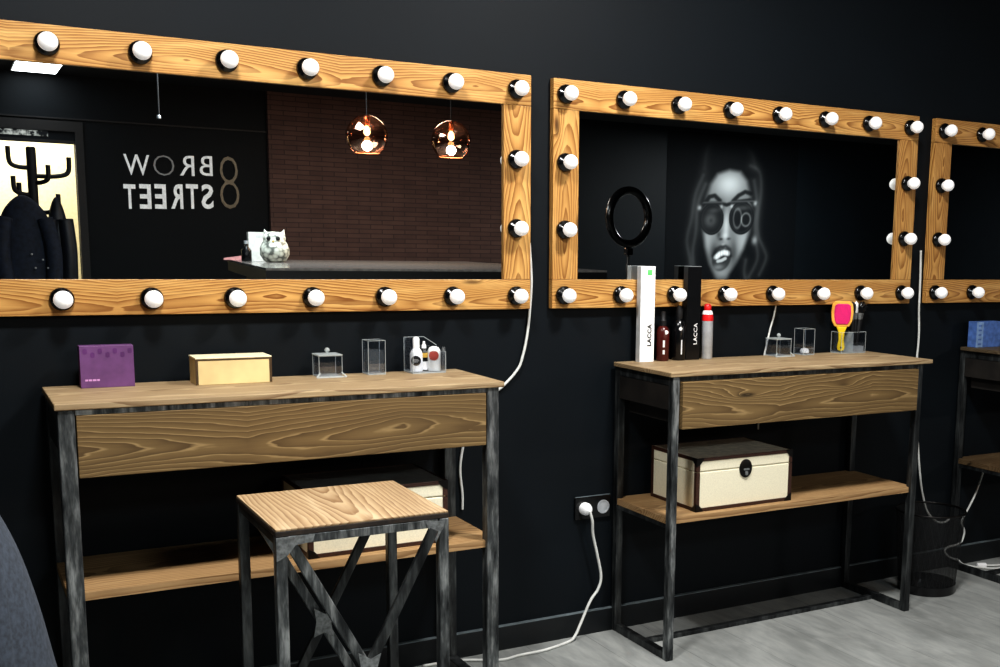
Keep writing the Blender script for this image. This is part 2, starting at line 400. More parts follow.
# lettering as real meshes lying on a face
def lettering(name, text, size, mat, parent, loc, rot, depth=0.0004, align='CENTER', bold=0.0, sx=1.0, spacing=1.0):
    cu = bpy.data.curves.new(name + '_outline', 'FONT'); cu.body = text; cu.size = size; cu.extrude = depth; cu.align_x = align; cu.align_y = 'CENTER'
    cu.offset = bold; cu.space_character = spacing; cu.resolution_u = 3
    tmp = bpy.data.objects.new(name + '_tmp', cu); COL.objects.link(tmp)
    dg = bpy.context.evaluated_depsgraph_get(); dg.update()
    me = bpy.data.meshes.new_from_object(tmp.evaluated_get(dg)); me.name = name
    bpy.data.objects.remove(tmp); bpy.data.curves.remove(cu)
    me.materials.clear(); me.materials.append(mat)
    for v in me.vertices: v.co.x *= sx
    o = bpy.data.objects.new(name, me); COL.objects.link(o)
    if parent is not None: o.parent = parent
    o.location = loc; o.rotation_euler = rot
    return o
FRONT = (PI / 2, 0, 0)            # reads from the room, lying on a face that looks to -y

# ------------------------------------------------------------------ room shell
X0, X1, YB, ZC = -2.6, 10.5, -7.6, 2.38
struct(box('floor', X0, X1, -9.4, 0.0, -0.05, 0.0, M['floor']))
struct(box('wall_north', X0, X1, 0.0, 0.12, 0.0, ZC, M['wall']))
struct(box('ceiling', X0, X1, -9.4, 0.0, ZC, ZC + 0.05, M['ceil']))
struct(box('wall_west', X0 - 0.1, X0, -9.4, 0.0, 0.0, ZC, M['wall']))
struct(box('wall_east', X1, X1 + 0.1, -9.4, 0.0, 0.0, ZC, M['wall']))
bm = bmesh.new()
DX0, DX1, DZ = 0.00, 0.983, 1.865       # doorway
for a in ((X0, DX0, YB - 0.12, YB, 0, ZC), (DX1, X1, YB - 0.12, YB, 0, ZC), (DX0, DX1, YB - 0.12, YB, DZ, ZC)): box_into(bm, *a)
struct(newobj('wall_south', bm, M['wall']))
bm = bmesh.new()
for a in ((DX0 - 0.06, DX0, YB, YB + 0.02, 0, DZ + 0.15), (DX1, DX1 + 0.06, YB, YB + 0.02, 0, DZ + 0.15), (DX0, DX1, YB, YB + 0.02, DZ + 0.07, DZ + 0.15), (DX0, DX1, YB - 0.05, YB, DZ - 0.025, DZ)): box_into(bm, *a)
struct(newobj('trim_1', bm, M['blackmat']))
struct(box('trim_2', X0, 2.50, YB, YB + 0.015, 2.03, 2.042, M['blackmat']))
struct(box('wall_brick', 2.505, 5.5, YB, YB + 0.05, 0.0, ZC, M['brick']))
struct(box('window_1', 0.02, 0.79, YB, YB + 0.006, 1.888, 1.930, M['transom']))  # added glowing strip on the wall face, no opening behind it
# lit corridor seen through the doorway
bm = bmesh.new(); box_into(bm, -0.6, 1.9, -9.4, -9.3, 0, ZC); box_into(bm, -0.7, -0.6, -9.3, YB - 0.12, 0, ZC); box_into(bm, 1.9, 2.0, -9.3, YB - 0.12, 0, ZC)
struct(newobj('wall_corridor', bm, M['corr']))
# baseboard along the mirror wall, its top-edge highlight painted as a pale strip
struct(box('baseboard_north', X0, X1, -0.012, 0.0, 0.0, 0.067, M['base']))
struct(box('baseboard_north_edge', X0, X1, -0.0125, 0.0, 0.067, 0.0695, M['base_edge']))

# ------------------------------------------------------------------ mirrors
GY = -0.014
def make_mirror(x0, label, W=1.3345):
    t = thing('vanity_mirror', label, 'mirror', (x0, 0, 0), group='bulb-framed mirrors along the black wall')
    zb, zt, b = 0.9455, 1.550, 0.078
    fy, by = -0.022, -0.001
    box('frame_board', 0, W, fy, by, zt - b, zt, M['frame_x'], t, 0.0015)
    box('frame_board', 0, W, fy, by, zb, zb + b, M['frame_x'], t, 0.0015)
    box('frame_board', 0, b, fy, by, zb + b + 0.0005, zt - b - 0.0005, M['frame_z'], t, 0.0015)
    box('frame_board', W - b, W, fy, by, zb + b + 0.0005, zt - b - 0.0005, M['frame_z'], t, 0.0015)
    box('mirror_glass', b - 0.002, W - b + 0.002, GY, -0.002, zb + b - 0.002, zt - b + 0.002, M['mirror'], t)
    R = Matrix.Rotation(PI / 2, 4, 'X')
    hp = [(0.0240, 0), (0.0250, 0.003), (0.0247, 0.008), (0.0220, 0.012), (0.0145, 0.0135), (0.0135, 0.016)]
    bp = [(0.0125, 0.0125)] + [(0.0194 * math.cos(a), 0.0345 + 0.0194 * math.sin(a)) for a in [math.radians(-50 + 140 * i / 9) for i in range(9)]] + [(0.0006, 0.0539)]
    bmh = bmesh.new(); lathe_into(bmh, hp, 22, R); mh = bpy.data.meshes.new('bulb_holder'); bmesh.ops.recalc_face_normals(bmh, faces=bmh.faces[:]); bmh.to_mesh(mh); bmh.free(); mh.materials.append(M['socket_blk'])
    bmb = bmesh.new(); lathe_into(bmb, bp, 22, R); mb = bpy.data.meshes.new('bulb'); bmesh.ops.recalc_face_normals(bmb, faces=bmb.faces[:]); bmb.to_mesh(mb); bmb.free(); mb.materials.append(M['bulb'])
    for me in (mh, mb):
        for p in me.polygons: p.use_smooth = True
    spots = []
    xs = [0.0345 + i * (W - 0.078) / 7 for i in range(8)]
    for x in xs: spots.append((x, 1.5105)); spots.append((x, 0.9815))
    for x in (xs[0], xs[-1]): spots.append((x, 1.334)); spots.append((x, 1.157))
    for x, z in spots:
        h = bpy.data.objects.new('bulb_holder', mh); COL.objects.link(h); h.parent = t; h.location = (x, fy, z)
        g = bpy.data.objects.new('bulb', mb); COL.objects.link(g); g.parent = h
    return t
m1 = make_mirror(0.0012, 'left bulb-framed pine mirror reflecting a brick wall and two glass pendants')
m2 = make_mirror(1.4012, 'middle bulb-framed pine mirror reflecting a mural of a woman in sunglasses')
m3 = dup(m2, (2.8132, 0, 0), 'bulb-framed pine mirror cut off by the right picture edge')

# ------------------------------------------------------------------ console tables
def make_console(x0, label, protrude, w, span, top, thick, wood3, ztop, sz):
    t = thing('console_table', label, 'table', (x0, 0, 0), group='steel and wood console tables')
    H = 0.7925; mt_, md_, ms_ = wood3
    lx = [0.0, span - w]; yf, yb = -0.306, -0.006
    box('tabletop', top[0], top[1], -0.311, -0.014, H - thick, H, mt_, t, 0.002)
    hb = H - thick - 0.0005
    for x in lx:
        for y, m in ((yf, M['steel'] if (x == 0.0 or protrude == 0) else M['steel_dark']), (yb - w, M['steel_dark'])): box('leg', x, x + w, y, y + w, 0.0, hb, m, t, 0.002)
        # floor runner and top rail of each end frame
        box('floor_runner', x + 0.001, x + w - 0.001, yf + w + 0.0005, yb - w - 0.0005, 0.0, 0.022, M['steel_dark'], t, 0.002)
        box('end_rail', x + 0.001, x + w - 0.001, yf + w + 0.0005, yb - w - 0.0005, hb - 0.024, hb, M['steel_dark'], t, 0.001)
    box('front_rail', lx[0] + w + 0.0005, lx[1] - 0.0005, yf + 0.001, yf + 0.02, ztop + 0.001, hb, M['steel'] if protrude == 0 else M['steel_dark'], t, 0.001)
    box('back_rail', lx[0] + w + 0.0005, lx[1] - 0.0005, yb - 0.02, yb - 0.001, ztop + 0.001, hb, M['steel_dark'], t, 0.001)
    box('floor_stretcher', lx[0] + w + 0.0005, lx[1] - 0.0005, -0.162, -0.142, 0.0, 0.012, M['steel_dark'], t, 0.001)
    d = box('drawer', lx[0] + w + 0.002, lx[1] - 0.002 - protrude * 0.5, yf - protrude, yf + 0.018 - protrude, 0.641, ztop, md_, t, 0.0015)
    bm = bmesh.new()
    box_into(bm, lx[0] + w + 0.01, lx[0] + w + 0.02, yf + 0.0185 - protrude, yb - 0.03, 0.650, 0.750)
    box_into(bm, lx[1] - 0.02, lx[1] - 0.01, yf + 0.0185 - protrude, yb - 0.03, 0.650, 0.750)
    box_into(bm, lx[0] + w + 0.02, lx[1] - 0.02, yf + 0.0185 - protrude, yb - 0.03, 0.650, 0.657)
    newobj('drawer_box', bm, M['side'], d)
    for x in (lx[0] + 0.003, lx[1] + 0.002): box('end_panel', x, x + 0.016, yf + w + 0.001, yb - w - 0.001, 0.690, hb - 0.0245, M['side'], t)
    bm = bmesh.new(); s0, s1 = sz - 0.017, sz
    box_into(bm, lx[0] + 0.001, lx[1] + w - 0.001, yf + w + 0.0005, yb - w - 0.0005, s0, s1)
    box_into(bm, lx[0] + w + 0.0005, lx[1] - 0.0005, yf + 0.010, yf + w + 0.0005, s0, s1)
    box_into(bm, lx[0] + w + 0.0005, lx[1] - 0.0005, yb - w - 0.0005, yb - 0.002, s0, s1)
    newobj('shelf', bm, ms_, t)
    for x in lx: box('shelf_bearer', x + 0.003, x + w - 0.003, yf + w + 0.0005, yb - w - 0.0005, sz - 0.030, sz - 0.0175, M['steel_dark'], t)
    return t
W3 = (M['top'], M['drawer'], M['shelf'])
t1 = make_console(0.172, 'large left console table of weathered wood and raw steel behind the stool', 0.0, 0.031, 0.942, (-0.005, 0.954), 0.0135, W3, 0.7670, 0.404)
t2 = make_console(1.612, 'middle console table holding a tall white carton and a cream trunk on its shelf', 0.012, 0.022, 0.911, (-0.010, 0.946), 0.0125, W3, 0.7665, 0.398)
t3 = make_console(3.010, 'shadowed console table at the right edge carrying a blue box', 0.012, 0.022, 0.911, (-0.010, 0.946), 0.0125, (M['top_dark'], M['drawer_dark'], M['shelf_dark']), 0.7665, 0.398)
TZ, SZ = 0.7927, 0.3982

# ------------------------------------------------------------------ stool
def make_stool():
    X0s, X1s, Y0s, Y1s, H = 0.4815, 0.8130, -0.725, -0.407, 0.600
    cx, cy = (X0s + X1s) / 2, (Y0s + Y1s) / 2; hx, hy = (X1s - X0s) / 2, (Y1s - Y0s) / 2
    t = thing('stool', 'square wooden stool with crossed raw steel braces before the left table', 'stool', (cx, cy, 0))
    w = 0.0205
    box('seat', -hx, hx, -hy, hy, H - 0.004, H, M['stool'], t, 0.001)
    box('seat_edge', -hx - 0.001, hx + 0.001, -hy - 0.001, hy + 0.001, H - 0.0135, H - 0.0042, M['rim'], t, 0.001)
    top = H - 0.014
    ax, ay = hx + 0.001, hy + 0.001
    for sx in (-1, 1):
        for sy in (-1, 1):
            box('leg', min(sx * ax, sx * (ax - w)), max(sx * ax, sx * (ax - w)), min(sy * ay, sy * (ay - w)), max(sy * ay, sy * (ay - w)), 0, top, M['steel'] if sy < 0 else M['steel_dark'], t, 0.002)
    for sy in (-1, 1):
        y = sy * (ay - w / 2)
        for z0, z1 in ((top - 0.017, top), (0.03, 0.05)):
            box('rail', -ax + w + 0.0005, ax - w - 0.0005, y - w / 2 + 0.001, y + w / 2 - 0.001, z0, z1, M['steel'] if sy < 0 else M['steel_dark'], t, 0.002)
        a = (-ax + w + 0.010, top - 0.019); b = (ax - w - 0.012, 0.052)
        bar('brace', (a[0], y + 0.004, a[1]), (b[0], y + 0.004, b[1]), 0.020, M['steel'], t, d=0.010)
        bar('brace', (-a[0], y - 0.0085, a[1]), (-b[0], y - 0.0085, b[1]), 0.020, M['steel_dark'], t, d=0.010)
        mid = (a[1] + b[1]) / 2
        bm = bmesh.new(); prism_into(bm, [(-0.022, -0.03), (0.0, -0.022), (0.02, -0.034), (0.016, -0.004), (0.024, 0.026), (0.004, 0.018), (-0.02, 0.034), (-0.016, 0.004)], 0, 0.0014, Matrix.Translation((0, y - 0.0137, mid)) @ Matrix.Rotation(PI / 2, 4, 'X'))
        newobj('weld_patch', bm, M['weld'], t)
    for sx in (-1, 1):
        x = sx * (ax - w / 2)
        for z0, z1 in ((top - 0.017, top), (0.03, 0.05)):
            box('rail', x - w / 2 + 0.001, x + w / 2 - 0.001, -ay + w + 0.0005, ay - w - 0.0005, z0, z1, M['steel_dark'], t, 0.002)
    # ground-down welds at the front corners
    for sx in (-1, 1):
        pts = [(0, 0), (0.070, 0.0), (0.066, -0.013), (0.034, -0.017), (0.020, -0.034), (0.0, -0.044)]
        if sx > 0: pts = [(0.004, -0.004), (0.044, 0.0), (0.038, -0.015), (0.030, -0.022), (0.022, -0.046), (0.012, -0.026), (0.006, -0.018)]
        poly = [((-ax + 0.001 + p[0]) if sx < 0 else (ax - 0.006 - p[0]), top - 0.001 + p[1]) for p in pts]
        bm = bmesh.new(); prism_into(bm, poly, 0, 0.0016, Matrix.Translation((0, -ay + 0.0002, 0)) @ Matrix.Rotation(PI / 2, 4, 'X'))
        newobj('weld_patch', bm, M['weld'], t)
    return t
make_stool()

# ------------------------------------------------------------------ trunks on the shelves
def make_trunk(loc, w, d, h, label, lidmat, rotz=0.0):
    t = thing('storage_trunk', label, 'trunk', loc, rotz, group='cream trunks on the table shelves')
    hx, hy = w / 2, d / 2; zl = h * 0.74
    box('body', -hx, hx, -hy, hy, 0.004, zl - 0.0006, M['cream'], t, 0.003)
    lid = box('lid', -hx, hx, -hy, hy, zl + 0.0006, h - 0.0035, M['cream'], t, 0.003)
    box('lid_top', -hx + 0.004, hx - 0.004, -hy + 0.004, hy - 0.004, h - 0.0034, h - 0.001, lidmat, lid)
    e = 0.010; k = 0.0016
    def strip(par, *a): return box('trim_strip', *a, M['brown'], par, 0.001)
    body = [c for c in kids(t) if c.name.startswith('body')][0]
    for sy in (-1, 1):
        y0, y1 = sorted((sy * (hy + k), sy * (hy - 0.001)))
        strip(body, -hx - k, hx + k, y0, y1, 0.0, e)
        strip(lid, -hx - k, hx + k, y0, y1, h - e, h)
    for sx in (-1, 1):
        x0, x1 = sorted((sx * (hx + k), sx * (hx - 0.001)))
        strip(body, x0, x1, -hy, hy, 0.0, e)
        strip(lid, x0, x1, -hy, hy, h - e, h)
        for sy in (-1, 1):
            for par, z0, z1 in ((body, e, zl - 0.001), (lid, zl + 0.001, h - e)):
                bm = bmesh.new()
                a = sorted((sx * (hx + k), sx * (hx - e))); b = sorted((sy * (hy + k), sy * (hy - 0.0005)))
                box_into(bm, a[0], a[1], b[0], b[1], z0, z1)
                a = sorted((sx * (hx + k), sx * (hx - 0.0005))); b = sorted((sy * (hy - 0.0005), sy * (hy - e)))
                box_into(bm, a[0], a[1], b[0], b[1], z0, z1)
                newobj('corner_strip', bm, M['brown'], par)
    # metal corner caps: rounded triangles at the front corners
    for sx in (-1, 1):
        for z, s in ((0.0, 1), (h, -1)):
            c = 0.023
            poly = [(sx * (hx + 0.002), z), (sx * (hx - c), z), (sx * (hx - c * 0.72), z + s * c * 0.45), (sx * (hx - c * 0.45), z + s * c * 0.72), (sx * (hx + 0.002), z + s * c)]
            bm = bmesh.new(); prism_into(bm, poly, hy + k, hy + k + 0.0012, Matrix.Rotation(PI / 2, 4, 'X'))
            newobj('corner_cap', bm, M['darkmetal'], lid if z else body)
            poly = [(-hy - k, z), (-hy + c, z), (-hy + c * 0.5, z + s * c * 0.6), (-hy - k, z + s * c)]
            bm = bmesh.new(); prism_into(bm, poly, hx + k, hx + k + 0.0012, Matrix(((0, 0, sx, 0), (1, 0, 0, 0), (0, 1, 0, 0), (0, 0, 0, 1))))
            newobj('corner_cap', bm, M['darkmetal'], lid if z else body)
    # clasp
    zc = zl - 0.002
    R = Matrix.Translation((0, -hy - 0.0005, zc)) @ Matrix.Rotation(PI / 2, 4, 'X')
    cl = lathe('clasp', [(0.0215, 0), (0.0215, 0.0025), (0.019, 0.004), (0.0005, 0.0045)], M['darkmetal'], t, 24, R @ Matrix.Diagonal((1, 1.22, 1, 1)))
    bm = bmesh.new(); prism_into(bm, rrect(0, -0.002, 0.019, 0.005, 0.002), 0.0045, 0.007, R); prism_into(bm, rrect(0, -0.013, 0.009, 0.012, 0.003), 0.0045, 0.0075, R)
    newobj('hasp', bm, M['weld'], cl)
    # ring handles on the ends
    for sx in (-1, 1):
        bm = bmesh.new(); P = [Vector((sx * (hx + 0.004), 0.02 * math.cos(a), zl - 0.03 + 0.012 * math.sin(a))) for a in [2 * PI * i / 20 for i in range(20)]]
        tube_into(bm, P, 0.0022, 6, True); newobj('ring_handle', bm, M['darkmetal'], t, True)
    return t
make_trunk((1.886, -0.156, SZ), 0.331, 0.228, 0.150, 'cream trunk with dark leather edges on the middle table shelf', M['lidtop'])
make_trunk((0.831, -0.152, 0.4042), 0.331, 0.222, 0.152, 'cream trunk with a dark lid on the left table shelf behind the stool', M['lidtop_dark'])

# ------------------------------------------------------------------ things on the left table
def put(name, label, cat, x, y, rotz=0.0, z=TZ, group=None): return thing(name, label, cat, (x, y, z), rotz, group)

p = put('gift_box', 'purple carton standing at the left end of the left table', 'box', 0.2914, -0.0606)
b = box('carton_body', -0.056, 0.056, -0.016, 0.016, 0, 0.092, M['purple'], p, 0.0008)
bm = bmesh.new()
for x0, x1 in ((-0.047, -0.041), (-0.0395, -0.033), (-0.0315, -0.024), (-0.0225, -0.017)): box_into(bm, x0, x1, -0.0163, -0.0159, 0.015, 0.019)
newobj('print', bm, M['purple_l'], b)
bm = bmesh.new()
for i in range(7): prism_into(bm, rrect(-0.045 + i * 0.0155, 0.080 - 0.008 * (i % 2), 0.009, 0.012, 0.003, 2), 0.016, 0.0163, Matrix.Rotation(PI / 2, 4, 'X'))
newobj('print', bm, M['purple_d'], b)

p = put('wooden_box', 'long pale plywood box with a white lid on the left table', 'box', 0.5473, -0.0803)
b = box('box_body', -0.086, 0.086, -0.036, 0.036, 0, 0.058, M['pale_wood'], p, 0.001)
bm = bmesh.new()
for sx in (-1, 1): box_into(bm, min(sx * 0.0868, sx * 0.081), max(sx * 0.0868, sx * 0.081), -0.0368, -0.0355, 0.001, 0.0585)
box_into(bm, -0.081, 0.081, -0.0364, -0.0355, 0.055, 0.0585)
newobj('edge_strip', bm, M['dark_edge'], b)
box('box_lid', -0.087, 0.087, -0.037, 0.037, 0.0588, 0.0625, M['pale_lid'], p, 0.001)

def acrylic_shell(t, w, d, h, wall=0.0022, open_top=True):
    """walls and base of a clear square container, with catching edges"""
    bm = bmesh.new(); hx, hy = w / 2, d / 2
    for a in ((-hx, hx, -hy, -hy + wall), (-hx, hx, hy - wall, hy), (-hx, -hx + wall, -hy + wall, hy - wall), (hx - wall, hx, -hy + wall, hy - wall)):
        box_into(bm, a[0], a[1], a[2], a[3], 0.003, h)
    s = newobj('clear_wall', bm, M['clear'], t)
    bm = bmesh.new(); e = 0.0013
    for sx in (-1, 1):
        for sy in (-1, 1): bar_into(bm, (sx * hx, sy * hy, 0.002), (sx * hx, sy * hy, h), e)
    for z in (h,):
        P = [(-hx, -hy, z), (hx, -hy, z), (hx, hy, z), (-hx, hy, z)]
        for i in range(4): bar_into(bm, P[i], P[(i + 1) % 4], e, up=(0, 0, 1))
    newobj('clear_edge', bm, M['clear_edge'], s)
    box('clear_base', -hx - 0.0005, hx + 0.0005, -hy - 0.0005, hy + 0.0005, 0, 0.003, M['clear_edge'], t)
    return s
def acrylic_jar(x, y, label):
    t = put('cosmetics_jar', label, 'jar', x, y, group='lidded clear jars')
    acrylic_shell(t, 0.058, 0.050, 0.052)
    # sloped foot
    bm = bmesh.new()
    for sx in (-1, 1): bar_into(bm, (sx * 0.027, -0.0255, 0.012), (sx * 0.038, -0.033, 0.0015), 0.003)
    bar_into(bm, (-0.038, -0.033, 0.0015), (0.038, -0.033, 0.0015), 0.003, up=(0, 0, 1))
    newobj('foot', bm, M['clear_edge'], t)
    l = box('jar_lid', -0.031, 0.031, -0.027, 0.027, 0.0525, 0.0555, M['clear_edge'], t, 0.001)
    lathe('lid_knob', [(0.003, 0.0565), (0.0035, 0.059)] + [(0.0066 * math.cos(a), 0.0645 + 0.0062 * math.sin(a)) for a in [math.radians(-60 + 150 * i / 6) for i in range(7)]], M['clear_edge'], l, 14)
    return t
acrylic_jar(0.7774, -0.0538, 'lidded clear jar on the left table')
def tumbler(x, y, h, label, w=0.056, fill=None):
    t = put('square_tumbler', label, 'cup', x, y, group='square clear cups')
    acrylic_shell(t, w, 0.042, h)
    if fill is not None: lathe('cotton_filling', [(0.006, 0.0035), (0.014, 0.005), (0.015, 0.012), (0.011, 0.018), (0.002, 0.020)], M['cotton'], t, 14, Matrix.Translation((fill, 0.004, 0)))
    return t
tm = tumbler(0.8951, -0.0471, 0.085, 'tall square clear cup on the left table', 0.045)
box('frosted_lower', -0.0195, 0.0195, -0.0175, 0.0175, 0.004, 0.060, mixed_clear('misty_liner', (120, 126, 128), 0.22), tm)
# holder with three bottles
t = put('clear_organizer', 'clear stepped organizer with three bottles at right of the left table', 'organizer', 1.0245, -0.0548)
bm = bmesh.new(); wl = 0.002
prof = [(-0.045, 0.003), (0.045, 0.003), (0.045, 0.066), (0.018, 0.078), (0.010, 0.088), (-0.045, 0.088)]
prism_into(bm, prof, -0.030, -0.028, Matrix.Rotation(PI / 2, 4, 'X'))
prism_into(bm, [(-0.045, 0.003), (0.045, 0.003), (0.045, 0.055), (-0.045, 0.055)], 0.028, 0.030, Matrix.Rotation(PI / 2, 4, 'X'))
for x, h in ((-0.045, 0.088), (0.043, 0.066)): box_into(bm, x, x + wl, -0.028, 0.028, 0.003, h)
s = newobj('clear_wall', bm, M['clear'], t)
bm = bmesh.new()
for x, y, h in ((-0.045, -0.03, 0.055), (-0.045, 0.03, 0.088), (0.045, -0.03, 0.055), (0.045, 0.03, 0.066)): bar_into(bm, (x, y, 0.003), (x, y, h), 0.0016)
bar_into(bm, (-0.045, 0.03, 0.088), (0.010, 0.03, 0.088), 0.0016, up=(0, 0, 1)); bar_into(bm, (0.010, 0.03, 0.088), (0.045, 0.03, 0.066), 0.0016); bar_into(bm, (-0.045, -0.03, 0.055), (0.045, -0.03, 0.055), 0.0009, up=(0, 0, 1)); [bar_into(bm, (x, -0.03, 0.004), (x, 0.03, 0.004), 0.0012, up=(0, 0, 1)) for x in (-0.045, 0.045)]; bar_into(bm, (-0.045, 0.03, 0.004), (0.045, 0.03, 0.004), 0.0012, up=(0, 0, 1))
newobj('clear_edge', bm, M['clear_edge'], s)
box('clear_base', -0.0455, 0.0455, -0.0305, 0.0305, 0, 0.003, M['clear_edge'], t)
def disc_label(par, mat, r, x, z, y, name='round_label'):
    return lathe(name, [(r, 0), (r, 0.0006), (0.0003, 0.0006)], mat, par, 20, Matrix.Translation((x, y, z)) @ Matrix.Rotation(PI / 2, 4, 'X'))
bt = put('spray_bottle', 'white pump bottle with a round black label in the clear organizer', 'bottle', 1.0015, -0.0555, -0.4, z=TZ + 0.0033)
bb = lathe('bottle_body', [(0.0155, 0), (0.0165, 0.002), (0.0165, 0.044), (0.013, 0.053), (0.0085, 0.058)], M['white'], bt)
lathe('pump_cap', [(0.0085, 0.0585), (0.0088, 0.082), (0.006, 0.087), (0.0004, 0.088)], M['white'], bt, 18)
disc_label(bb, M['ink'], 0.0128, 0, 0.028, -0.0166)
bm = bmesh.new()
for z, w in ((0.031, 0.006), (0.028, 0.0085), (0.025, 0.005)): box_into(bm, -w, w, -0.0176, -0.0171, z - 0.0005, z + 0.0005)
newobj('print', bm, M['print_w'], bb)
bt = put('dropper_bottle', 'small dark bottle with amber band in the clear organizer', 'bottle', 1.0244, -0.0492, -0.4, z=TZ + 0.0033)
bb = lathe('bottle_body', [(0.010, 0), (0.0105, 0.001), (0.0105, 0.05), (0.007, 0.056), (0.0055, 0.057)], M['black'], bt, 18)
lathe('paper_label', [(0.0109, 0.003), (0.0109, 0.024)], M['print_w'], bb, 18, None, False, False)
lathe('amber_band', [(0.0109, 0.034), (0.0109, 0.046)], M['amber'], bb, 18, None, False, False)
lathe('cap', [(0.0062, 0.0575), (0.006, 0.064), (0.0035, 0.068), (0.003, 0.075), (0.0004, 0.0755)], M['white'], bt, 14)
bt = put('cream_bottle', 'white round-topped bottle with a muted red label in the clear organizer', 'bottle', 1.0480, -0.0575, -0.4, z=TZ + 0.0033)
bb = lathe('bottle_body', [(0.0160, 0), (0.0172, 0.002), (0.0172, 0.044), (0.0165, 0.052), (0.0125, 0.059), (0.006, 0.062), (0.0004, 0.0625)], M['offwhite'], bt)
disc_label(bb, M['redlabel'], 0.0128, 0, 0.040, -0.0172)

# ------------------------------------------------------------------ things on the middle table
def tall_carton(x, y, mat, sidemat, ink, label, h=0.273, w=0.049, d=0.021):
    t = put('tall_carton', label, 'box', x, y)
    b = box('carton_body', -w / 2, w / 2, -d / 2, d / 2, 0, h, mat, t, 0.0006)
    if sidemat: box('carton_side', -w / 2 - 0.0004, -w / 2, -d / 2 + 0.0006, d / 2 - 0.0006, 0.001, h - 0.001, sidemat, b)
    for i, s in enumerate(('LACCA', )):
        lettering('print', s, 0.0185, ink, b, (0.008, -d / 2 - 0.0003, 0.076), (PI / 2, -PI / 2, 0), 0.0002, spacing=1.08, bold=0.0007 if ink is M['ink'] else 0.0002)
    return t, b
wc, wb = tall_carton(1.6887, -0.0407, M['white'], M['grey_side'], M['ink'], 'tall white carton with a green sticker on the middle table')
box('sticker', -0.003, 0.013, -0.0109, -0.0105, 0.248, 0.263, M['green'], wb)
bc, bb = tall_carton(1.848, -0.0392, M['black'], M['blackmat'], M['print_w'], 'tall glossy black carton standing beside the silver spray can')
box('silver_edge', -0.0245, 0.0245, -0.0105, 0.0105, 0.2732, 0.2742, M['silver'], bb)
t = put('pump_bottle', 'dark red bottle with black pump squeezed beside the white carton', 'bottle', 1.7508, -0.0375, -0.55)
b = lathe('bottle_body', [(0.017, 0), (0.019, 0.003), (0.019, 0.085), (0.014, 0.096), (0.009, 0.100)], M['maroon'], t)
lathe('pump', [(0.009, 0.1005), (0.010, 0.115), (0.0075, 0.118), (0.0075, 0.14), (0.0004, 0.141)], M['blackmat'], t, 16)
for z, hh in ((0.02, 0.012), (0.04, 0.02), (0.09, 0.0)):
    if hh: box('print', 0.000, 0.006, -0.0195, -0.0185, z, z + hh, M['print_w'], b)
disc_label(b, M['print_w'], 0.006, 0.009, 0.083, -0.0170)
t = put('black_spray_bottle', 'black spray bottle with faint white print in front of the mirror', 'bottle', 1.8062, -0.0375, -0.55)
b = lathe('bottle_body', [(0.019, 0), (0.0205, 0.003), (0.0205, 0.098), (0.015, 0.112), (0.009, 0.118)], M['black'], t)
lathe('spray_head', [(0.009, 0.1185), (0.0105, 0.13), (0.0105, 0.143), (0.007, 0.156), (0.0004, 0.158)], M['blackmat'], t, 16)
box('print', 0.006, 0.0095, -0.0200, -0.0185, 0.018, 0.060, M['print_w'], b)
disc_label(b, M['print_w'], 0.005, 0.004, 0.092, -0.0202)
t = put('aerosol_can', 'silver aerosol can with a red cap on the middle table', 'can', 1.9063, -0.036, -0.6)
b = lathe('can_body', [(0.0165, 0), (0.0175, 0.002), (0.0175, 0.122), (0.016, 0.130), (0.0135, 0.135)], M['silver'], t)
lathe('red_band', [(0.0179, 0.112), (0.0179, 0.122), (0.0163, 0.1305)], M['red'], b, 24, None, False, False)
lathe('can_shoulder', [(0.0165, 0.1308), (0.0142, 0.139), (0.011, 0.142)], M['print_w'], b, 24)
lathe('cap', [(0.0105, 0.1425), (0.011, 0.146), (0.0105, 0.157), (0.007, 0.161), (0.0004, 0.162)], M['red'], t, 18)

acrylic_jar(2.1691, -0.0450, 'lidded clear jar beside a white cable on the middle table')
tm = tumbler(2.2753, -0.040, 0.082, 'short square clear cup with white cotton inside on the middle table', 0.046, fill=0.006)
# brush holder
t = put('brush_holder', 'double clear holder standing at the right of the middle table', 'holder', 2.4558, -0.042)
acrylic_shell(t, 0.106, 0.046, 0.068); box('divider', -0.001, 0.001, -0.0205, 0.0205, 0.0032, 0.068, M['clear_edge'], t)
box('frosted_pad', 0.004, 0.048, -0.0205, 0.0205, 0.0032, 0.022, mixed_clear('misty_pad', (206, 210, 210), 0.4), t)
# paddle brush
t = put('paddle_brush', 'pink and yellow paddle hairbrush upright in the clear holder', 'hairbrush', 2.4262, -0.040, -0.55, z=TZ + 0.0065)
def xz(y, tilt=0.0): return Matrix.Translation((0, y, 0)) @ Matrix.Rotation(PI / 2, 4, 'X')
bm = bmesh.new()
hd = [(-0.024, 0.078), (-0.034, 0.096), (-0.037, 0.125), (-0.034, 0.152), (-0.024, 0.160), (0.024, 0.160), (0.034, 0.152), (0.037, 0.125), (0.034, 0.096), (0.024, 0.078)]
prism_into(bm, hd, -0.005, 0.005, xz(0)); head = newobj('brush_rim', bm, M['peach'], t, bevel=0.003, seg=3)
bm = bmesh.new(); prism_into(bm, [(x * 0.76, 0.119 + (z - 0.119) * 0.80) for x, z in hd], 0.005, 0.0085, xz(0)); newobj('bristle_pad', bm, M['pink'], head, bevel=0.002)
bm = bmesh.new()
for i in range(9):
    for j in range(13):
        x = -0.023 + i * 0.00575; z = 0.091 + j * 0.0048
        lathe_into(bm, [(0.0006, 0.0085), (0.0004, 0.0125)], 5, xz(0) @ Matrix.Translation((x, z, 0)))
st = newobj('bristles', bm, M['pink'], head); st['kind'] = 'stuff'
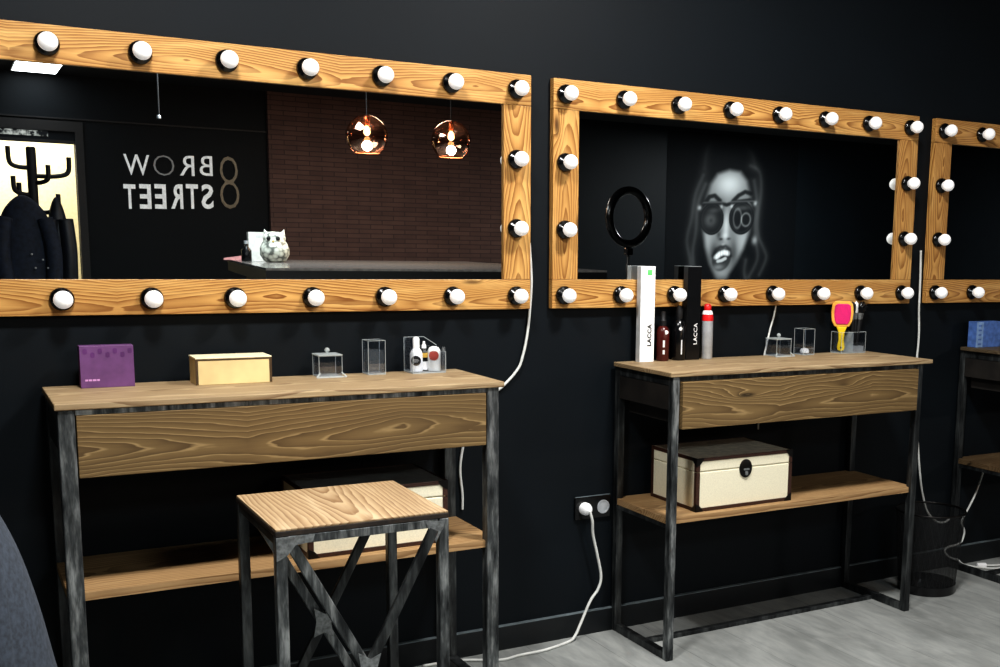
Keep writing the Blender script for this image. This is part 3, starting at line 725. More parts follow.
bm = bmesh.new(); prism_into(bm, [(-0.018, 0.079), (-0.0105, 0.060), (-0.009, 0.035), (-0.013, 0.012), (-0.010, 0.002), (0, -0.001), (0.010, 0.002), (0.013, 0.012), (0.009, 0.035), (0.0105, 0.060), (0.018, 0.079)], -0.0045, 0.0045, xz(0))
hn = newobj('brush_handle', bm, M['yellow'], t, bevel=0.003, seg=3)
disc_label(hn, M['ink'], 0.0035, 0, 0.011, -0.0043, 'hang_hole')
# styling tools in the right half
def clip(x, y, label, lean, wide, headmat):
    t = put('makeup_brush', label, 'brush', x, y, z=TZ + 0.0225)
    o = lathe('handle', [(0.003, 0), (0.0045, 0.01), (0.0062, 0.05), (0.0052, 0.072)], M['blackmat'], t, 10)
    f = lathe('ferrule', [(0.0052, 0.0722), (0.0066, 0.090)], M['weld'], t, 10)
    lathe('brush_head', [(0.0066, 0.0902), (wide, 0.103), (wide * 0.95, 0.114), (0.0008, 0.122)], headmat, t, 12)
    t.rotation_euler = lean; t.scale = (1.1, 1.1, 1.16); return t
clip(2.476, -0.038, 'dark makeup brush leaning left behind the hairbrush in the holder', (0.06, -0.10, 0), 0.010, M['blackmat'])
clip(2.484, -0.042, 'makeup brush with a small pale head at the middle of the holder', (-0.02, 0.0, 0), 0.0085, M['offwhite'])
clip(2.493, -0.036, 'broad black makeup brush leaning right in the holder', (0.03, 0.16, 0), 0.014, M['black'])
clip(2.481, -0.052, 'dark makeup brush at the front of the clear holder', (0.0, 0.10, 0), 0.009, M['black'])

# blue box on the far table
t = put('blue_carton', 'blue carton on the shadowed right table', 'box', 3.082, -0.045)
b = box('carton_body', -0.064, 0.064, -0.018, 0.018, 0, 0.090, M['blue'], t, 0.0008)
bm = bmesh.new(); box_into(bm, -0.0642, -0.030, -0.0184, -0.0179, 0.0006, 0.0894); newobj('pale_band', bm, M['blue_l'], b)
bm = bmesh.new()
for i in range(5): prism_into(bm, rrect(-0.047, 0.012 + i * 0.016, 0.016, 0.006, 0.002, 2), 0.0185, 0.0188, Matrix.Rotation(PI / 2, 4, 'X'))
newobj('print', bm, M['blue'], b)

for o in bpy.data.objects:
    if o.parent is None and o.name.split('.')[0] in ('gift_box', 'wooden_box', 'cosmetics_jar', 'square_tumbler', 'clear_organizer', 'tall_carton', 'brush_holder', 'blue_carton'): o.scale = (0.955, 1.06, 0.985)
    if o.parent is None and o.name.split('.')[0] in ('spray_bottle', 'dropper_bottle', 'cream_bottle', 'paddle_brush'): o.scale = (0.96, 0.96, 0.985)

# ------------------------------------------------------------------ wall socket, plugs, cables
t = thing('wall_socket', 'black double wall socket low on the wall beside the middle table', 'socket', (1.5445, -0.0005, 0.376))
fr = box('socket_plate', -0.0575, 0.0575, -0.009, 0, -0.0325, 0.0325, M['black'], t, 0.002)
box('plate_edge', -0.0565, 0.0565, -0.0094, -0.002, 0.0327, 0.0337, M['base_edge'], fr)
R = Matrix.Rotation(PI / 2, 4, 'X')
lathe('socket_well', [(0.020, 0.009), (0.020, 0.011), (0.017, 0.0112), (0.016, 0.0095), (0.0004, 0.0094)], M['silver'], fr, 20, Matrix.Translation((0.033, 0, -0.001)) @ R)
t = thing('charger_lead', 'white plugged-in cord hanging from the wall socket to the floor', 'cable', (0, 0, 0))
pg = lathe('plug', [(0.018, 0.0), (0.018, 0.012), (0.013, 0.024), (0.006, 0.032), (0.0005, 0.034)], M['white'], t, 18, Matrix.Translation((1.516, -0.0098, 0.376)) @ R)
tube('lead', [(1.516, -0.042, 0.374), (1.523, -0.044, 0.345), (1.530, -0.036, 0.305), (1.545, -0.035, 0.245), (1.559, -0.035, 0.178), (1.550, -0.035, 0.140), (1.524, -0.036, 0.108), (1.490, -0.040, 0.045), (1.470, -0.044, 0.014), (1.445, -0.052, 0.0045), (1.358, -0.078, 0.0045), (1.281, -0.080, 0.0045), (1.217, -0.087, 0.0045), (1.124, -0.040, 0.0045), (1.02, -0.03, 0.0045)], 0.0042, M['cable'], t)
def cable(label, pts, r=0.0038, name='mirror_cable'):
    o = tube(name, pts, r, M['cable']); return tag(o, label, 'cable')
cable('white cable looping from the left mirror to behind the left table', [(1.3400, -0.006, 1.12), (1.3415, -0.008, 1.088), (1.3452, -0.008, 1.03), (1.3448, -0.008, 0.995), (1.3400, -0.010, 0.942), (1.336, -0.010, 0.90), (1.330, -0.010, 0.861), (1.320, -0.010, 0.82), (1.3066, -0.010, 0.786), (1.268, -0.009, 0.745), (1.20, -0.005, 0.69), (1.160, -0.0045, 0.62), (1.146, -0.0045, 0.574), (1.139, -0.0045, 0.52), (1.145, -0.0045, 0.455), (1.145, -0.0045, 0.412)])
cable('white cable falling from the middle mirror behind the clear jar', [(2.184, -0.006, 0.945), (2.176, -0.008, 0.91), (2.163, -0.008, 0.869), (2.151, -0.009, 0.82), (2.144, -0.009, 0.789), (2.138, -0.008, 0.70), (2.132, -0.006, 0.56)], 0.003)
cable('white cable hanging between the middle and right mirrors', [(2.790, -0.007, 1.12), (2.793, -0.008, 1.05), (2.795, -0.008, 0.989), (2.796, -0.008, 0.922), (2.802, -0.008, 0.855), (2.802, -0.008, 0.80), (2.800, -0.008, 0.753), (2.806, -0.008, 0.62), (2.83, -0.008, 0.45), (2.848, -0.010, 0.34), (2.863, -0.012, 0.278), (2.887, -0.016, 0.216), (2.935, -0.018, 0.176), (2.98, -0.016, 0.170), (3.008, -0.010, 0.180)])
cable('white lead hanging under the right table down to the power strip', [(3.126, -0.045, 0.362), (3.118, -0.048, 0.337), (3.10, -0.05, 0.30), (3.0835, -0.05, 0.2636), (3.055, -0.05, 0.22), (3.0296, -0.05, 0.186), (3.024, -0.05, 0.168), (3.040, -0.05, 0.14), (3.0395, -0.05, 0.12), (3.028, -0.05, 0.098), (3.0, -0.05, 0.090), (2.963, -0.05, 0.088), (2.947, -0.05, 0.076), (2.965, -0.05, 0.056), (2.9926, -0.047, 0.042), (3.022, -0.045, 0.032), (3.052, -0.042, 0.012), (3.075, -0.050, 0.0045), (3.10, -0.090, 0.0042), (3.142, -0.122, 0.0042), (3.21, -0.130, 0.0042)], 0.0036, 'power_lead')
t = thing('cable_connector', 'small white plug connector with a looped lead on the floor at the right edge', 'connector', (3.118, -0.072, 0), rotz=-0.5)
b = box('connector_body', -0.017, 0.017, -0.008, 0.008, 0, 0.014, M['white'], t, 0.003)
tube('lead', [(0.017, 0, 0.006), (0.05, 0.004, 0.005), (0.10, 0.022, 0.0042), (0.16, 0.044, 0.0042), (0.209, 0.062, 0.0042)], 0.0036, M['cable'], t)

# ------------------------------------------------------------------ wire-mesh bin
BX, BY = 2.742, -0.166
t = thing('wastebasket', 'black wire-mesh wastebasket standing between the middle and right tables', 'bin', (BX, BY, 0))
rt, rb, hb = 0.112, 0.092, 0.272
bm = bmesh.new(); lathe_into(bm, [(rb, 0.02), (rt, hb)], 40, None, False, False); sh = newobj('mesh_wall', bm, M['mesh'], t, True)
bm = bmesh.new()
for k in range(30):
    for s in (1, -1):
        P = []
        for i in range(7):
            f = i / 6; a = 2 * PI * k / 30 + s * f * 0.55; r = rb + (rt - rb) * f
            P.append(Vector((r * math.cos(a), r * math.sin(a), 0.02 + (hb - 0.02) * f)))
        tube_into(bm, P, 0.0004, 3)
newobj('wire_weave', bm, M['blackmat'], sh)
bm = bmesh.new(); tube_into(bm, [Vector((rt * math.cos(a), rt * math.sin(a), hb)) for a in [2 * PI * i / 48 for i in range(48)]], 0.0035, 8, True); newobj('rim', bm, M['darkmetal'], t, True)
lathe('base', [(rb - 0.002, 0.0), (rb + 0.0015, 0.001), (rb + 0.003, 0.03), (rb - 0.001, 0.03), (rb - 0.004, 0.006), (0.0005, 0.006)], M['black'], t, 40)

# ------------------------------------------------------------------ cloth-covered chair cut by the left edge
t = thing('draped_chair', 'chair draped in slate grey cloth at the lower left edge', 'chair', (-0.16, -1.05, 0))
bm = bmesh.new(); secs = []
nA = 28
PR = [(0.005, 0.33), (0.15, 0.32), (0.30, 0.305), (0.42, 0.284), (0.50, 0.266), (0.54, 0.258), (0.59, 0.250), (0.64, 0.240), (0.70, 0.225), (0.745, 0.208), (0.78, 0.19), (0.82, 0.16), (0.855, 0.12), (0.88, 0.07), (0.89, 0.03)]
def cover_ring(bm, z, rx, a0, a1, n, off, closed):
    rg = []
    for k in range(n):
        a = a0 + (a1 - a0) * k / (n if closed else n - 1); q = max(0.0, 1 - z / 0.55)
        wv = 1 + q * 0.028 * math.sin(7 * a + 0.8) + 0.008 * math.sin(3 * a + 4 * z)
        rg.append(bm.verts.new(((rx + off) * math.cos(a) * wv, (rx * 0.74 + off) * math.sin(a) * wv, z + off * 0.4)))
    return rg
secs = [cover_ring(bm, z, r, 0, 2 * PI, nA, 0, True) for z, r in PR]
for r0, r1 in zip(secs, secs[1:]):
    for k in range(nA): bm.faces.new((r0[k], r0[(k + 1) % nA], r1[(k + 1) % nA], r1[k]))
bm.faces.new(secs[-1]); bm.faces.new(secs[0][::-1])
cv = newobj('cloth_cover', bm, M['cloth'], t, True); ss = cv.modifiers.new('s', 'SUBSURF'); ss.levels = 1; ss.render_levels = 2
bm = bmesh.new()
secs = [cover_ring(bm, z, r, math.radians(-168), math.radians(-30 + 8 * math.sin(z * 9)), 14, 0.007, False) for z, r in PR[1:-2]]
for r0, r1 in zip(secs, secs[1:]):
    for k in range(13): bm.faces.new((r0[k], r0[k + 1], r1[k + 1], r1[k]))
fl = newobj('cloth_flap', bm, M['cloth'], cv, True); so = fl.modifiers.new('thick', 'SOLIDIFY'); so.thickness = 0.008; so.offset = 0; ss = fl.modifiers.new('s', 'SUBSURF'); ss.levels = 1; ss.render_levels = 2

# ------------------------------------------------------------------ the far side of the room (seen in the mirrors)
BACK = (PI / 2, 0, PI)
sg = thing('wall_sign', 'white two-line lettering with a tall numeral, reflected in the left mirror', 'sign', (0, YB, 0))
def sign_text(name, s, xc, zc, size, mat, bold, width, height):
    o = lettering(name, s, size, mat, sg, (0, 0, 0), BACK, 0.006, bold=bold)
    xs = [v.co.x for v in o.data.vertices]; ys = [v.co.y for v in o.data.vertices]
    cx, cy = (max(xs) + min(xs)) / 2, (max(ys) + min(ys)) / 2
    for v in o.data.vertices:
        v.co.x = (v.co.x - cx) * width / (max(xs) - min(xs)); v.co.y = (v.co.y - cy) * height / (max(ys) - min(ys)); v.co.z += 0.007
    o.location = (xc, 0.0005, zc); return o
for ch, xa, xb, z0, z1, m, bd in (('B', 1.932, 2.036, 1.637, 1.803, 'letter', 0.0), ('R', 1.771, 1.888, 1.630, 1.797, 'letter', 0.0), ('O', 1.564, 1.728, 1.622, 1.790, 'letter_dim', -0.004), ('W', 1.336, 1.534, 1.615, 1.784, 'letter', 0.0),
        ('S', 1.937, 2.034, 1.357, 1.566, 'letter', 0.004), ('T', 1.815, 1.911, 1.354, 1.561, 'letter', 0.004), ('R', 1.690, 1.787, 1.350, 1.556, 'letter', 0.004), ('E', 1.563, 1.653, 1.346, 1.550, 'letter', 0.004), ('E', 1.445, 1.535, 1.342, 1.545, 'letter', 0.004), ('T', 1.324, 1.416, 1.338, 1.539, 'letter', 0.004)):
    sign_text('letter', ch, (xa + xb) / 2, (z0 + z1) / 2, 0.2, M[m], bd, xb - xa, z1 - z0)
sign_text('numeral', '8', 2.172, 1.587, 0.5, M['letter_gold'], -0.012, 0.160, 0.445)

# mural
def smooth(a, b, x):
    t = min(1, max(0, (x - a) / (b - a))); return t * t * (3 - 2 * t)
def seg(px, py, pts):
    best = 1e9
    for (ax, ay), (bx, by) in zip(pts, pts[1:]):
        dx, dy = bx - ax, by - ay; q = dx * dx + dy * dy
        s = min(1, max(0, ((px - ax) * dx + (py - ay) * dy) / q)); best = min(best, math.hypot(px - ax - s * dx, py - ay - s * dy))
    return best
def ell(x, y, cx, cy, rx, ry, rot=0.0):
    dx, dy = x - cx, y - cy; c, s = math.cos(rot), math.sin(rot)
    u, v = dx * c + dy * s, -dx * s + dy * c
    return math.hypot(u / rx, v / ry)
FACE = [(186, 245), (215, 200), (268, 182), (320, 192), (352, 235), (368, 300), (374, 380), (366, 455), (345, 520), (318, 575), (292, 618), (280, 660), (222, 660), (208, 618), (188, 570), (170, 500), (160, 430), (160, 360), (170, 300)]
def inside(x, y, P):
    r = False; j = len(P) - 1
    for i in range(len(P)):
        if (P[i][1] > y) != (P[j][1] > y) and x < (P[j][0] - P[i][0]) * (y - P[i][1]) / (P[j][1] - P[i][1]) + P[i][0]: r = not r
        j = i
    return r
HAIR = [[(168, 215), (140, 290), (128, 380), (112, 470), (128, 560), (120, 640)], [(178, 250), (150, 330), (146, 430), (136, 520), (150, 640)], [(352, 180), (388, 205), (398, 280), (388, 380), (392, 460), (418, 520), (428, 560), (402, 625)], [(368, 240), (382, 330), (378, 420), (386, 500), (392, 560), (360, 630)], [(345, 560), (340, 610), (350, 650)], [(200, 70), (180, 120), (172, 190)], [(230, 60), (300, 70), (350, 120), (372, 190)]]
HAIR = [[(q.x, q.y) for q in catmull([(a, b, 0) for a, b in h], 4)] for h in HAIR]
def paint(x, y):
    v = 0.0
    hz = ell(x, y, 265, 330, 175, 330)
    v += 0.03 * (1 - smooth(0.5, 1.0, hz))
    for i, h in enumerate(HAIR):
        d = seg(x, y, h); v += (0.055 if i < 5 else 0.02) * math.exp(-(d / 7) ** 2) + 0.035 * math.exp(-(d / 20) ** 2)
    e = seg(x, y, FACE + [FACE[0]])
    if inside(x, y, FACE):
        k = smooth(0, 26, e)
        f = 0.30 + 0.42 * math.exp(-ell(x, y, 270, 248, 58, 52) ** 2) + 0.16 * math.exp(-ell(x, y, 190, 470, 30, 70) ** 2) + 0.18 * math.exp(-ell(x, y, 330, 480, 34, 62) ** 2)
        f += 0.30 * math.exp(-ell(x, y, 262, 420, 12, 62) ** 2) + 0.14 * math.exp(-ell(x, y, 252, 610, 26, 22) ** 2)
        f -= 0.20 * math.exp(-ell(x, y, 215, 520, 16, 40) ** 2) + 0.16 * math.exp(-ell(x, y, 296, 520, 14, 50) ** 2) + 0.12 * math.exp(-ell(x, y, 240, 360, 18, 50) ** 2)
        f -= 0.22 * smooth(590, 660, y)
        v = v * (1 - k) + max(0.06, f) * k
        # nose
        v -= 0.16 * math.exp(-ell(x, y, 234, 452, 9, 16) ** 2) + 0.26 * math.exp(-ell(x, y, 244, 470, 8, 5) ** 2) + 0.26 * math.exp(-ell(x, y, 272, 470, 8, 5) ** 2)
        v += 0.15 * math.exp(-ell(x, y, 258, 458, 12, 12) ** 2) + 0.15 * math.exp(-ell(x, y, 254, 492, 12, 5) ** 2)
        # brows
        for br, wd in (([(183, 318), (194, 300), (214, 296), (234, 316)], 9), ([(288, 318), (308, 298), (334, 284), (356, 292)], 9)):
            d = seg(x, y, br); v = v * (1 - 0.93 * math.exp(-(d / wd) ** 4)) + 0.03 * math.exp(-(d / wd) ** 4)
        # mouth
        m = ell(x, y, 248, 548, 38, 52, 0.25); kk = 1 - smooth(0.85, 1.08, m)
        v = v * (1 - kk) + kk * (0.10 + 0.22 * math.exp(-ell(x, y, 236, 582, 22, 12) ** 2) + 0.16 * math.exp(-ell(x, y, 258, 505, 18, 7) ** 2))
        m = ell(x, y, 249, 543, 27, 24, -0.2); kk = 1 - smooth(0.8, 1.1, m); v = v * (1 - kk) + kk * 0.07
        d = seg(x, y, [(228, 540), (240, 530), (256, 524), (272, 528)]); kk = math.exp(-(d / 11) ** 4); v = v * (1 - kk) + kk * (0.86 - 0.25 * (0.5 + 0.5 * math.cos(x * 0.62)) ** 8)
        d = seg(x, y, [(234, 558), (248, 556), (262, 549)]); kk = math.exp(-(d / 7) ** 4); v = v * (1 - kk) + kk * 0.62
        d = seg(x, y, [(214, 535), (226, 508), (243, 499), (252, 503), (262, 497), (280, 512), (285, 540)]); v *= 1 - 0.6 * math.exp(-(d / 7) ** 2)
    # glasses
    for cx, cy, rx, ry, q in ((206, 388, 46, 64, 0), (322, 388, 50, 68, 1)):
        m = ell(x, y, cx, cy, rx, ry); kk = 1 - smooth(0.96, 1.04, m)
        if m < 1.05:
            g = 0.035
            if q: g += 0.22 * math.exp(-(abs(ell(x, y, cx + 18, cy + 8, 18, 26) - 1) / 0.16) ** 2) + 0.16 * math.exp(-(abs(ell(x, y, cx - 16, cy + 2, 16, 38) - 1) / 0.16) ** 2) + 0.10 * math.exp(-ell(x, y, cx + 4, cy - 40, 30, 10) ** 2)
            else: g += 0.17 * math.exp(-ell(x, y, cx - 6, cy + 4, 22, 26) ** 2) - 0.10 * math.exp(-ell(x, y, cx - 4, cy + 6, 8, 10) ** 2) + 0.08 * math.exp(-ell(x, y, cx + 8, cy - 34, 22, 10) ** 2)
            g += 0.03 * math.exp(-((m - 0.86) / 0.04) ** 2)
            v = v * (1 - kk) + kk * max(0.015, g)
    d = seg(x, y, [(160, 340), (178, 326), (236, 326), (262, 334), (290, 324), (352, 318), (378, 334)])
    kk = math.exp(-(d / 8.5) ** 4); v = v * (1 - kk) + kk * (0.05 + 0.12 * math.exp(-((y - 322) / 4) ** 2))
    for cx, cy in ((157, 342), (376, 332)): v += 0.45 * math.exp(-ell(x, y, cx, cy, 7, 9) ** 2)
    for cx in (242, 282): v += 0.30 * math.exp(-ell(x, y, cx, 340, 5, 8) ** 2)
    v += 0.32 * math.exp(-ell(x, y, 377, 482, 10, 16) ** 2)      # ear drop
    return min(0.97, max(0.0, v))
MX0, MX1, MZ0, MZ1 = 6.70, 8.50, 0.55, 2.34
me = bpy.data.meshes.new('mural'); nx, nz = 170, 200
vs = []; fs = []; cs = []
for j in range(nz + 1):
    for i in range(nx + 1):
        x = MX0 + (MX1 - MX0) * i / nx; z = MZ0 + (MZ1 - MZ0) * j / nz
        vs.append((x, YB + 0.004, z))
        u = 700 + (x - 7.137) * 72.87; w = 150 + (2.157 + 0.052 * (u - 700) / 65 - z) * 92.5
        p_ = paint((u - 660) * 3.921, (w - 120) * 3.921)
        fade = smooth(0, 0.14, min(i / nx, 1 - i / nx, j / nz + 0.06, 1 - j / nz))
        p_ = p_ * fade
        p_ = 1.02 * p_ ** 1.5
        cs.append((p_ * 0.94 + 0.0042, p_ * 1.0 + 0.0056, p_ * 1.02 + 0.0072, 1.0))
for j in range(nz):
    for i in range(nx):
        a = j * (nx + 1) + i; fs.append((a, a + nx + 1, a + nx + 2, a + 1))
me.from_pydata(vs, [], fs); at = me.color_attributes.new('paint', 'FLOAT_COLOR', 'POINT')
for i, c in enumerate(cs): at.data[i].color = c
me.materials.append(M['mural'])
o = bpy.data.objects.new('wall_mural', me); COL.objects.link(o); tag(o, 'grey painted mural of a woman in round sunglasses, reflected in the middle mirror', 'mural')

# pendants
def pendant(x, y, z, label):
    t = thing('pendant_lamp', label, 'lamp', (x, y, z), group='round glass pendants')
    R_ = 0.129
    prof = [(R_ * math.cos(a), R_ * math.sin(a)) for a in [math.radians(-52 + 136 * i / 20) for i in range(21)]]
    gl = lathe('glass_globe', prof, M['copper_glass'], t, 36, None, False, False)
    bm = bmesh.new(); tube_into(bm, [Vector((prof[0][0] * math.cos(a), prof[0][0] * math.sin(a), prof[0][1])) for a in [2 * PI * i / 36 for i in range(36)]], 0.003, 6, True); newobj('globe_rim', bm, M['copper'], gl, True)
    lathe('lamp_holder', [(0.014, 0.062), (0.017, 0.066), (0.017, 0.118), (0.010, 0.126)], M['copper'], t, 18)
    lathe('lamp_bulb', [(0.0006, 0.002)] + [(0.021 * math.cos(a), 0.025 + 0.023 * math.sin(a)) for a in [math.radians(-75 + 140 * i / 8) for i in range(9)]] + [(0.009, 0.056), (0.009, 0.0615)], M['filament'], t, 18)
    lathe('cable', [(0.003, 0.1265), (0.003, ZC - z - 0.02)], M['blackmat'], t, 8)
    lathe('ceiling_rose', [(0.045, ZC - z - 0.02), (0.045, ZC - z - 0.0005)], M['blackmat'], t, 20)
    L = bpy.data.lights.new('pendant_glow', 'POINT'); L.energy = 22; L.color = (1.0, 0.72, 0.48); L.shadow_soft_size = 0.03
    lo = bpy.data.objects.new('pendant_glow', L); COL.objects.link(lo); lo.parent = t; lo.location = (0, 0, -0.06)
    return t
pendant(2.332, -4.35, 1.765, 'glowing copper-tinted glass pendant, left of the two in the left mirror')
pendant(2.896, -4.35, 1.770, 'glowing copper-tinted glass pendant, right of the two in the left mirror')
t = thing('track_rod', 'thin metal rod hanging from the ceiling, reflected in the left mirror', 'rod', (1.079, -4.14, 1.761))
lathe('rod', [(0.006, 0.012), (0.006, ZC - 1.7615)], M['blackmat'], t, 10); lathe('rod_tip', [(0.0005, 0), (0.011, 0.004), (0.011, 0.016), (0.006, 0.022)], M['silver'], t, 12)

# ring light on a tripod
t = thing('ring_light', 'black ring light on a tripod reflected in the middle mirror', 'ring light', (3.815, -3.6, 0), rotz=-0.2)
bm = bmesh.new(); rr = 0.171
tube_into(bm, [Vector((rr * math.cos(a), 0, 1.296 + rr * math.sin(a))) for a in [2 * PI * i / 48 for i in range(48)]], 0.027, 14, True)
newobj('ring_head', bm, M['black'], t, True)
lathe('pole', [(0.011, 0.30), (0.011, 0.95), (0.015, 0.951), (0.015, 0.99), (0.009, 1.0), (0.009, 1.10)], M['blackmat'], t, 14)
box('tilt_joint', -0.024, 0.024, -0.02, 0.02, 1.052, 1.098, M['black'], t, 0.004)
for k in range(3):
    a = 2 * PI * k / 3 + 0.4; bar('leg', (0.012 * math.cos(a), 0.012 * math.sin(a), 0.40), (0.28 * math.cos(a), 0.28 * math.sin(a), 0.006), 0.014, M['blackmat'], t, up=(0, 0, 1))

# reception counter with things on it
CZ = 0.97
t = thing('reception_counter', 'long glossy black reception counter reflected at the bottom of the left mirror', 'counter', (0, 0, 0))
bm = bmesh.new(); CP = [(1.39, -3.12), (3.32, -3.02), (3.45, -5.4), (1.68, -5.4)]
prism_into(bm, CP, CZ - 0.012, CZ); wt = newobj('worktop', bm, M['counter'], t)
bm = bmesh.new(); prism_into(bm, CP, CZ - 0.075, CZ - 0.0125); newobj('worktop_edge', bm, M['counter_body'], wt)
bm = bmesh.new(); prism_into(bm, [(1.50, -3.24), (3.20, -3.16), (3.32, -5.3), (1.78, -5.3)], 0, CZ - 0.0755); newobj('counter_body', bm, M['counter_body'], t)
ow = thing('owl_figurine', 'spotted pale owl ornament standing on the black counter', 'ornament', (1.79, -4.55, CZ + 0.0005))
b = lathe('owl_body', [(0.045, 0), (0.062, 0.01), (0.080, 0.045), (0.080, 0.08), (0.068, 0.112), (0.060, 0.125), (0.062, 0.142), (0.055, 0.165), (0.035, 0.178), (0.0006, 0.182)], M['owl'], ow, 28)
for sx in (-1, 1):
    lathe('ear_tuft', [(0.018, 0), (0.010, 0.016), (0.0005, 0.034)], M['owl'], b, 10, Matrix.Translation((sx * 0.042, 0, 0.162)) @ Matrix.Rotation(sx * 0.35, 4, 'Y'))
    lathe('eye', [(0.013, 0), (0.011, 0.006), (0.0005, 0.009)], M['ink'], b, 14, Matrix.Translation((sx * 0.024, 0.054, 0.140)) @ Matrix.Rotation(-PI / 2, 4, 'X'))
lathe('beak', [(0.008, 0), (0.0005, 0.016)], M['amber'], b, 10, Matrix.Translation((0, 0.058, 0.122)) @ Matrix.Rotation(-PI / 2, 4, 'X'))
ow.rotation_euler = (0, 0, 0.35); ow.scale = (1.12, 1.12, 1.05)
t = thing('white_carton', 'white square carton behind the owl ornament on the counter', 'box', (1.786, -4.78, CZ + 0.0005), 0.1)
b = box('carton_body', -0.105, 0.105, -0.04, 0.04, 0, 0.185, M['offwhite'], t, 0.001); box('print', -0.06, 0.0, 0.0402, 0.0408, 0.15, 0.165, M['grey_side'], b)
t = thing('pink_card', 'pale pink leaflet lying on the far left of the counter', 'leaflet', (1.73, -5.15, CZ + 0.0005), 0.3)
bm = bmesh.new(); prism_into(bm, [(-0.12, 0.0), (0.1, 0.0), (0.1, 0.004), (0.0, 0.03), (-0.12, 0.012)], -0.05, 0.05, Matrix.Rotation(PI / 2, 4, 'X')); newobj('folded_sheet', bm, M['pinkpaper'], t)
t = thing('black_bottle', 'small dark bottle beside the white carton on the counter', 'bottle', (1.655, -4.72, CZ + 0.0005))
lathe('bottle_body', [(0.03, 0), (0.032, 0.004), (0.032, 0.07), (0.015, 0.09), (0.012, 0.11)], M['black'], t, 16); lathe('cap', [(0.014, 0.1105), (0.014, 0.13), (0.0005, 0.131)], M['silver'], t, 14)

# coat stand with jackets in front of the bright doorway
KX, KY = 0.625, -7.05
t = thing('coat_stand', 'black branching coat stand in front of the bright doorway', 'coat stand', (KX, KY, 0))
lathe('pole', [(0.20, 0), (0.20, 0.02), (0.05, 0.03), (0.034, 0.05), (0.034, 1.755), (0.025, 1.765)], M['blackmat'], t, 16)
for dx, dy, z, dz in ((-0.15, 0.02, 1.61, 0.15), (0.25, 0.0, 1.55, 0.15), (0.10, 0.10, 1.50, 0.13), (-0.13, 0.08, 1.41, 0.13), (-0.085, -0.1, 1.37, 0.13), (0.16, 0.05, 1.28, 0.14)):
    tube('arm', [(0.02 * (1 if dx > 0 else -1), 0, z), (dx * 0.5, dy * 0.5, z), (dx * 0.86, dy * 0.86, z + 0.015), (dx, dy, z + dz * 0.35), (dx * 1.02, dy * 1.02, z + dz)], 0.017, M['blackmat'], t, n=8)
def coat(name, label, cx, cy, top, bot, w, d, mat, lean=0.0):
    t = thing(name, label, 'coat', (cx, cy, bot))
    bm = bmesh.new(); secs = []; n = 22; h = top - bot
    for f, s in ((0, 0.95), (0.15, 1.0), (0.35, 0.98), (0.55, 0.95), (0.72, 0.9), (0.84, 0.74), (0.93, 0.5), (1.0, 0.14)):
        secs.append([bm.verts.new((w * s * math.cos(2 * PI * k / n) * (1 + 0.06 * math.sin(5 * 2 * PI * k / n + 3 * f)) + lean * f, d * s * math.sin(2 * PI * k / n), h * f)) for k in range(n)])
    for a, b in zip(secs, secs[1:]):
        for k in range(n): bm.faces.new((a[k], a[(k + 1) % n], b[(k + 1) % n], b[k]))
    bm.faces.new(secs[0][::-1]); bm.faces.new(secs[-1])
    body = newobj('coat_body', bm, mat, t, True); body.modifiers.new('s', 'SUBSURF').render_levels = 2
    for sx in (-1, 1):
        tube('sleeve', [(sx * w * 0.62 + lean * 0.8, d * 0.6, h * 0.82), (sx * w * 0.80 + lean * 0.5, d * 0.9, h * 0.58), (sx * w * 0.72, d * 0.95, h * 0.30), (sx * w * 0.66, d * 0.9, h * 0.14)], [0.055, 0.055, 0.05, 0.042, 0.04], mat, t, n=10)
    return t
jk = coat('denim_jacket', 'dark navy jacket with silver studs hanging on the coat stand', KX - 0.07, KY + 0.26, 1.40, 0.45, 0.21, 0.11, M['denim'], -0.02)
bm = bmesh.new()
for x, z in ((0.07, 0.52), (0.14, 0.48), (0.20, 0.50), (0.09, 0.42), (0.17, 0.42)): lathe_into(bm, [(0.008, 0), (0.006, 0.004), (0.0004, 0.005)], 10, Matrix.Translation((x - 0.06, 0.135, z)) @ Matrix.Rotation(-PI / 2, 4, 'X'))
newobj('studs', bm, M['silver'], jk, True)
coat('quilted_jacket', 'black quilted jacket hanging on the right arm of the coat stand', KX + 0.145, KY + 0.08, 1.40, 0.45, 0.082, 0.075, M['jacket'], 0.0)

# ceiling panel over the doorway end of the room
t = thing('ceiling_light', 'bright square ceiling panel reflected at the top of the left mirror', 'light', (0.71, -7.20, ZC))
box('light_frame', -0.16, 0.16, -0.30, 0.30, -0.012, -0.0005, M['offwhite'], t); box('diffuser', -0.15, 0.15, -0.285, 0.285, -0.016, -0.0122, M['panel'], t)

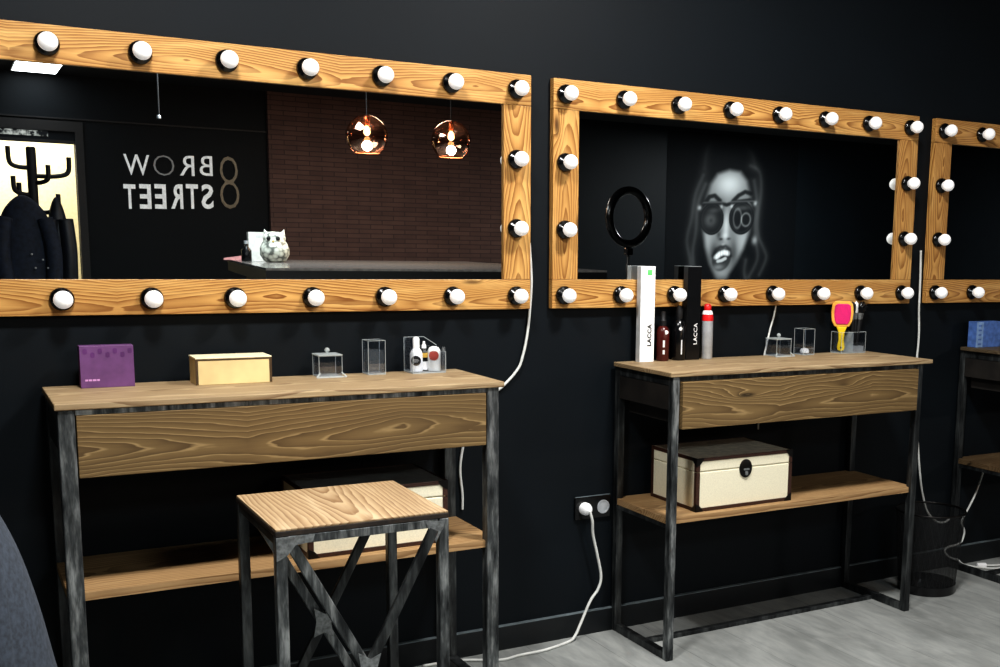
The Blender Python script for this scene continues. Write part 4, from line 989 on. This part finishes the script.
# ------------------------------------------------------------------ light
def area(name, loc, size, energy, col=(1, 0.98, 0.96), target=None, sy=None):
    L = bpy.data.lights.new(name, 'AREA'); L.energy = energy; L.color = col; L.shape = 'RECTANGLE'; L.size = size; L.size_y = sy or size
    o = bpy.data.objects.new(name, L); COL.objects.link(o); o.location = loc
    d = (Vector(target) - Vector(loc)) if target else Vector((0, 0, -1))
    o.rotation_euler = d.to_track_quat('-Z', 'Y').to_euler(); return o
area('ceiling_lamp_left', (0.35, -1.1, 2.33), 0.26, 37)
area('ceiling_lamp_middle', (1.65, -1.1, 2.33), 0.26, 44)
area('room_lamp', (1.6, -4.0, 2.33), 0.8, 58, (0.88, 0.96, 1.0))  # unseen fill light added to cool and lift the far wall
area('corridor_lamp', (0.6, -8.6, 2.33), 0.9, 52, (1, 0.96, 0.86))
area('counter_lamp', (3.1, -5.6, 2.33), 0.5, 26, (1, 0.88, 0.78))  # unseen warm fill added over the counter and brick
area('mural_lamp', (7.6, -6.0, 2.33), 0.6, 110, (1, 1, 1))  # unseen fill light added to brighten the mural
w = bpy.data.worlds.new('room_air'); sc.world = w; w.use_nodes = True
w.node_tree.nodes['Background'].inputs[0].default_value = (0.6, 0.7, 0.9, 1); w.node_tree.nodes['Background'].inputs[1].default_value = 0.012

# ------------------------------------------------------------------ camera
cd = bpy.data.cameras.new('camera'); cam = bpy.data.objects.new('camera', cd); COL.objects.link(cam); sc.camera = cam
F_PX = 1119.129; cd.sensor_width = 36.0; cd.sensor_fit = 'HORIZONTAL'; cd.lens = F_PX * 36.0 / 1000.0; cd.clip_start = 0.05; cd.clip_end = 60
yaw, pit, rol = math.radians(31.664), math.radians(8.8927), math.radians(1.1047)
Fv = Vector((math.sin(yaw) * math.cos(pit), math.cos(yaw) * math.cos(pit), -math.sin(pit)))
Rv = Vector((math.cos(yaw), -math.sin(yaw), 0)); Uv = Rv.cross(Fv)
R2 = Rv * math.cos(rol) + Uv * math.sin(rol); U2 = -Rv * math.sin(rol) + Uv * math.cos(rol)
mt = Matrix((R2, U2, -Fv)).transposed().to_4x4(); mt.translation = Vector((0, -2.7306, 1.12)); cam.matrix_world = mt
cd.shift_x = (500.0 - 634.57) / 1000.0; cd.shift_y = (420.15 - 333.5) / 1000.0      # the photo is a crop off the lens axis
sc.view_settings.view_transform = 'Standard'; sc.view_settings.look = 'Medium High Contrast'; sc.view_settings.exposure = 0.0
sc.cycles.max_bounces = 10; sc.cycles.transparent_max_bounces = 24; sc.cycles.glossy_bounces = 6
sc.cycles.caustics_reflective = False; sc.cycles.caustics_refractive = False
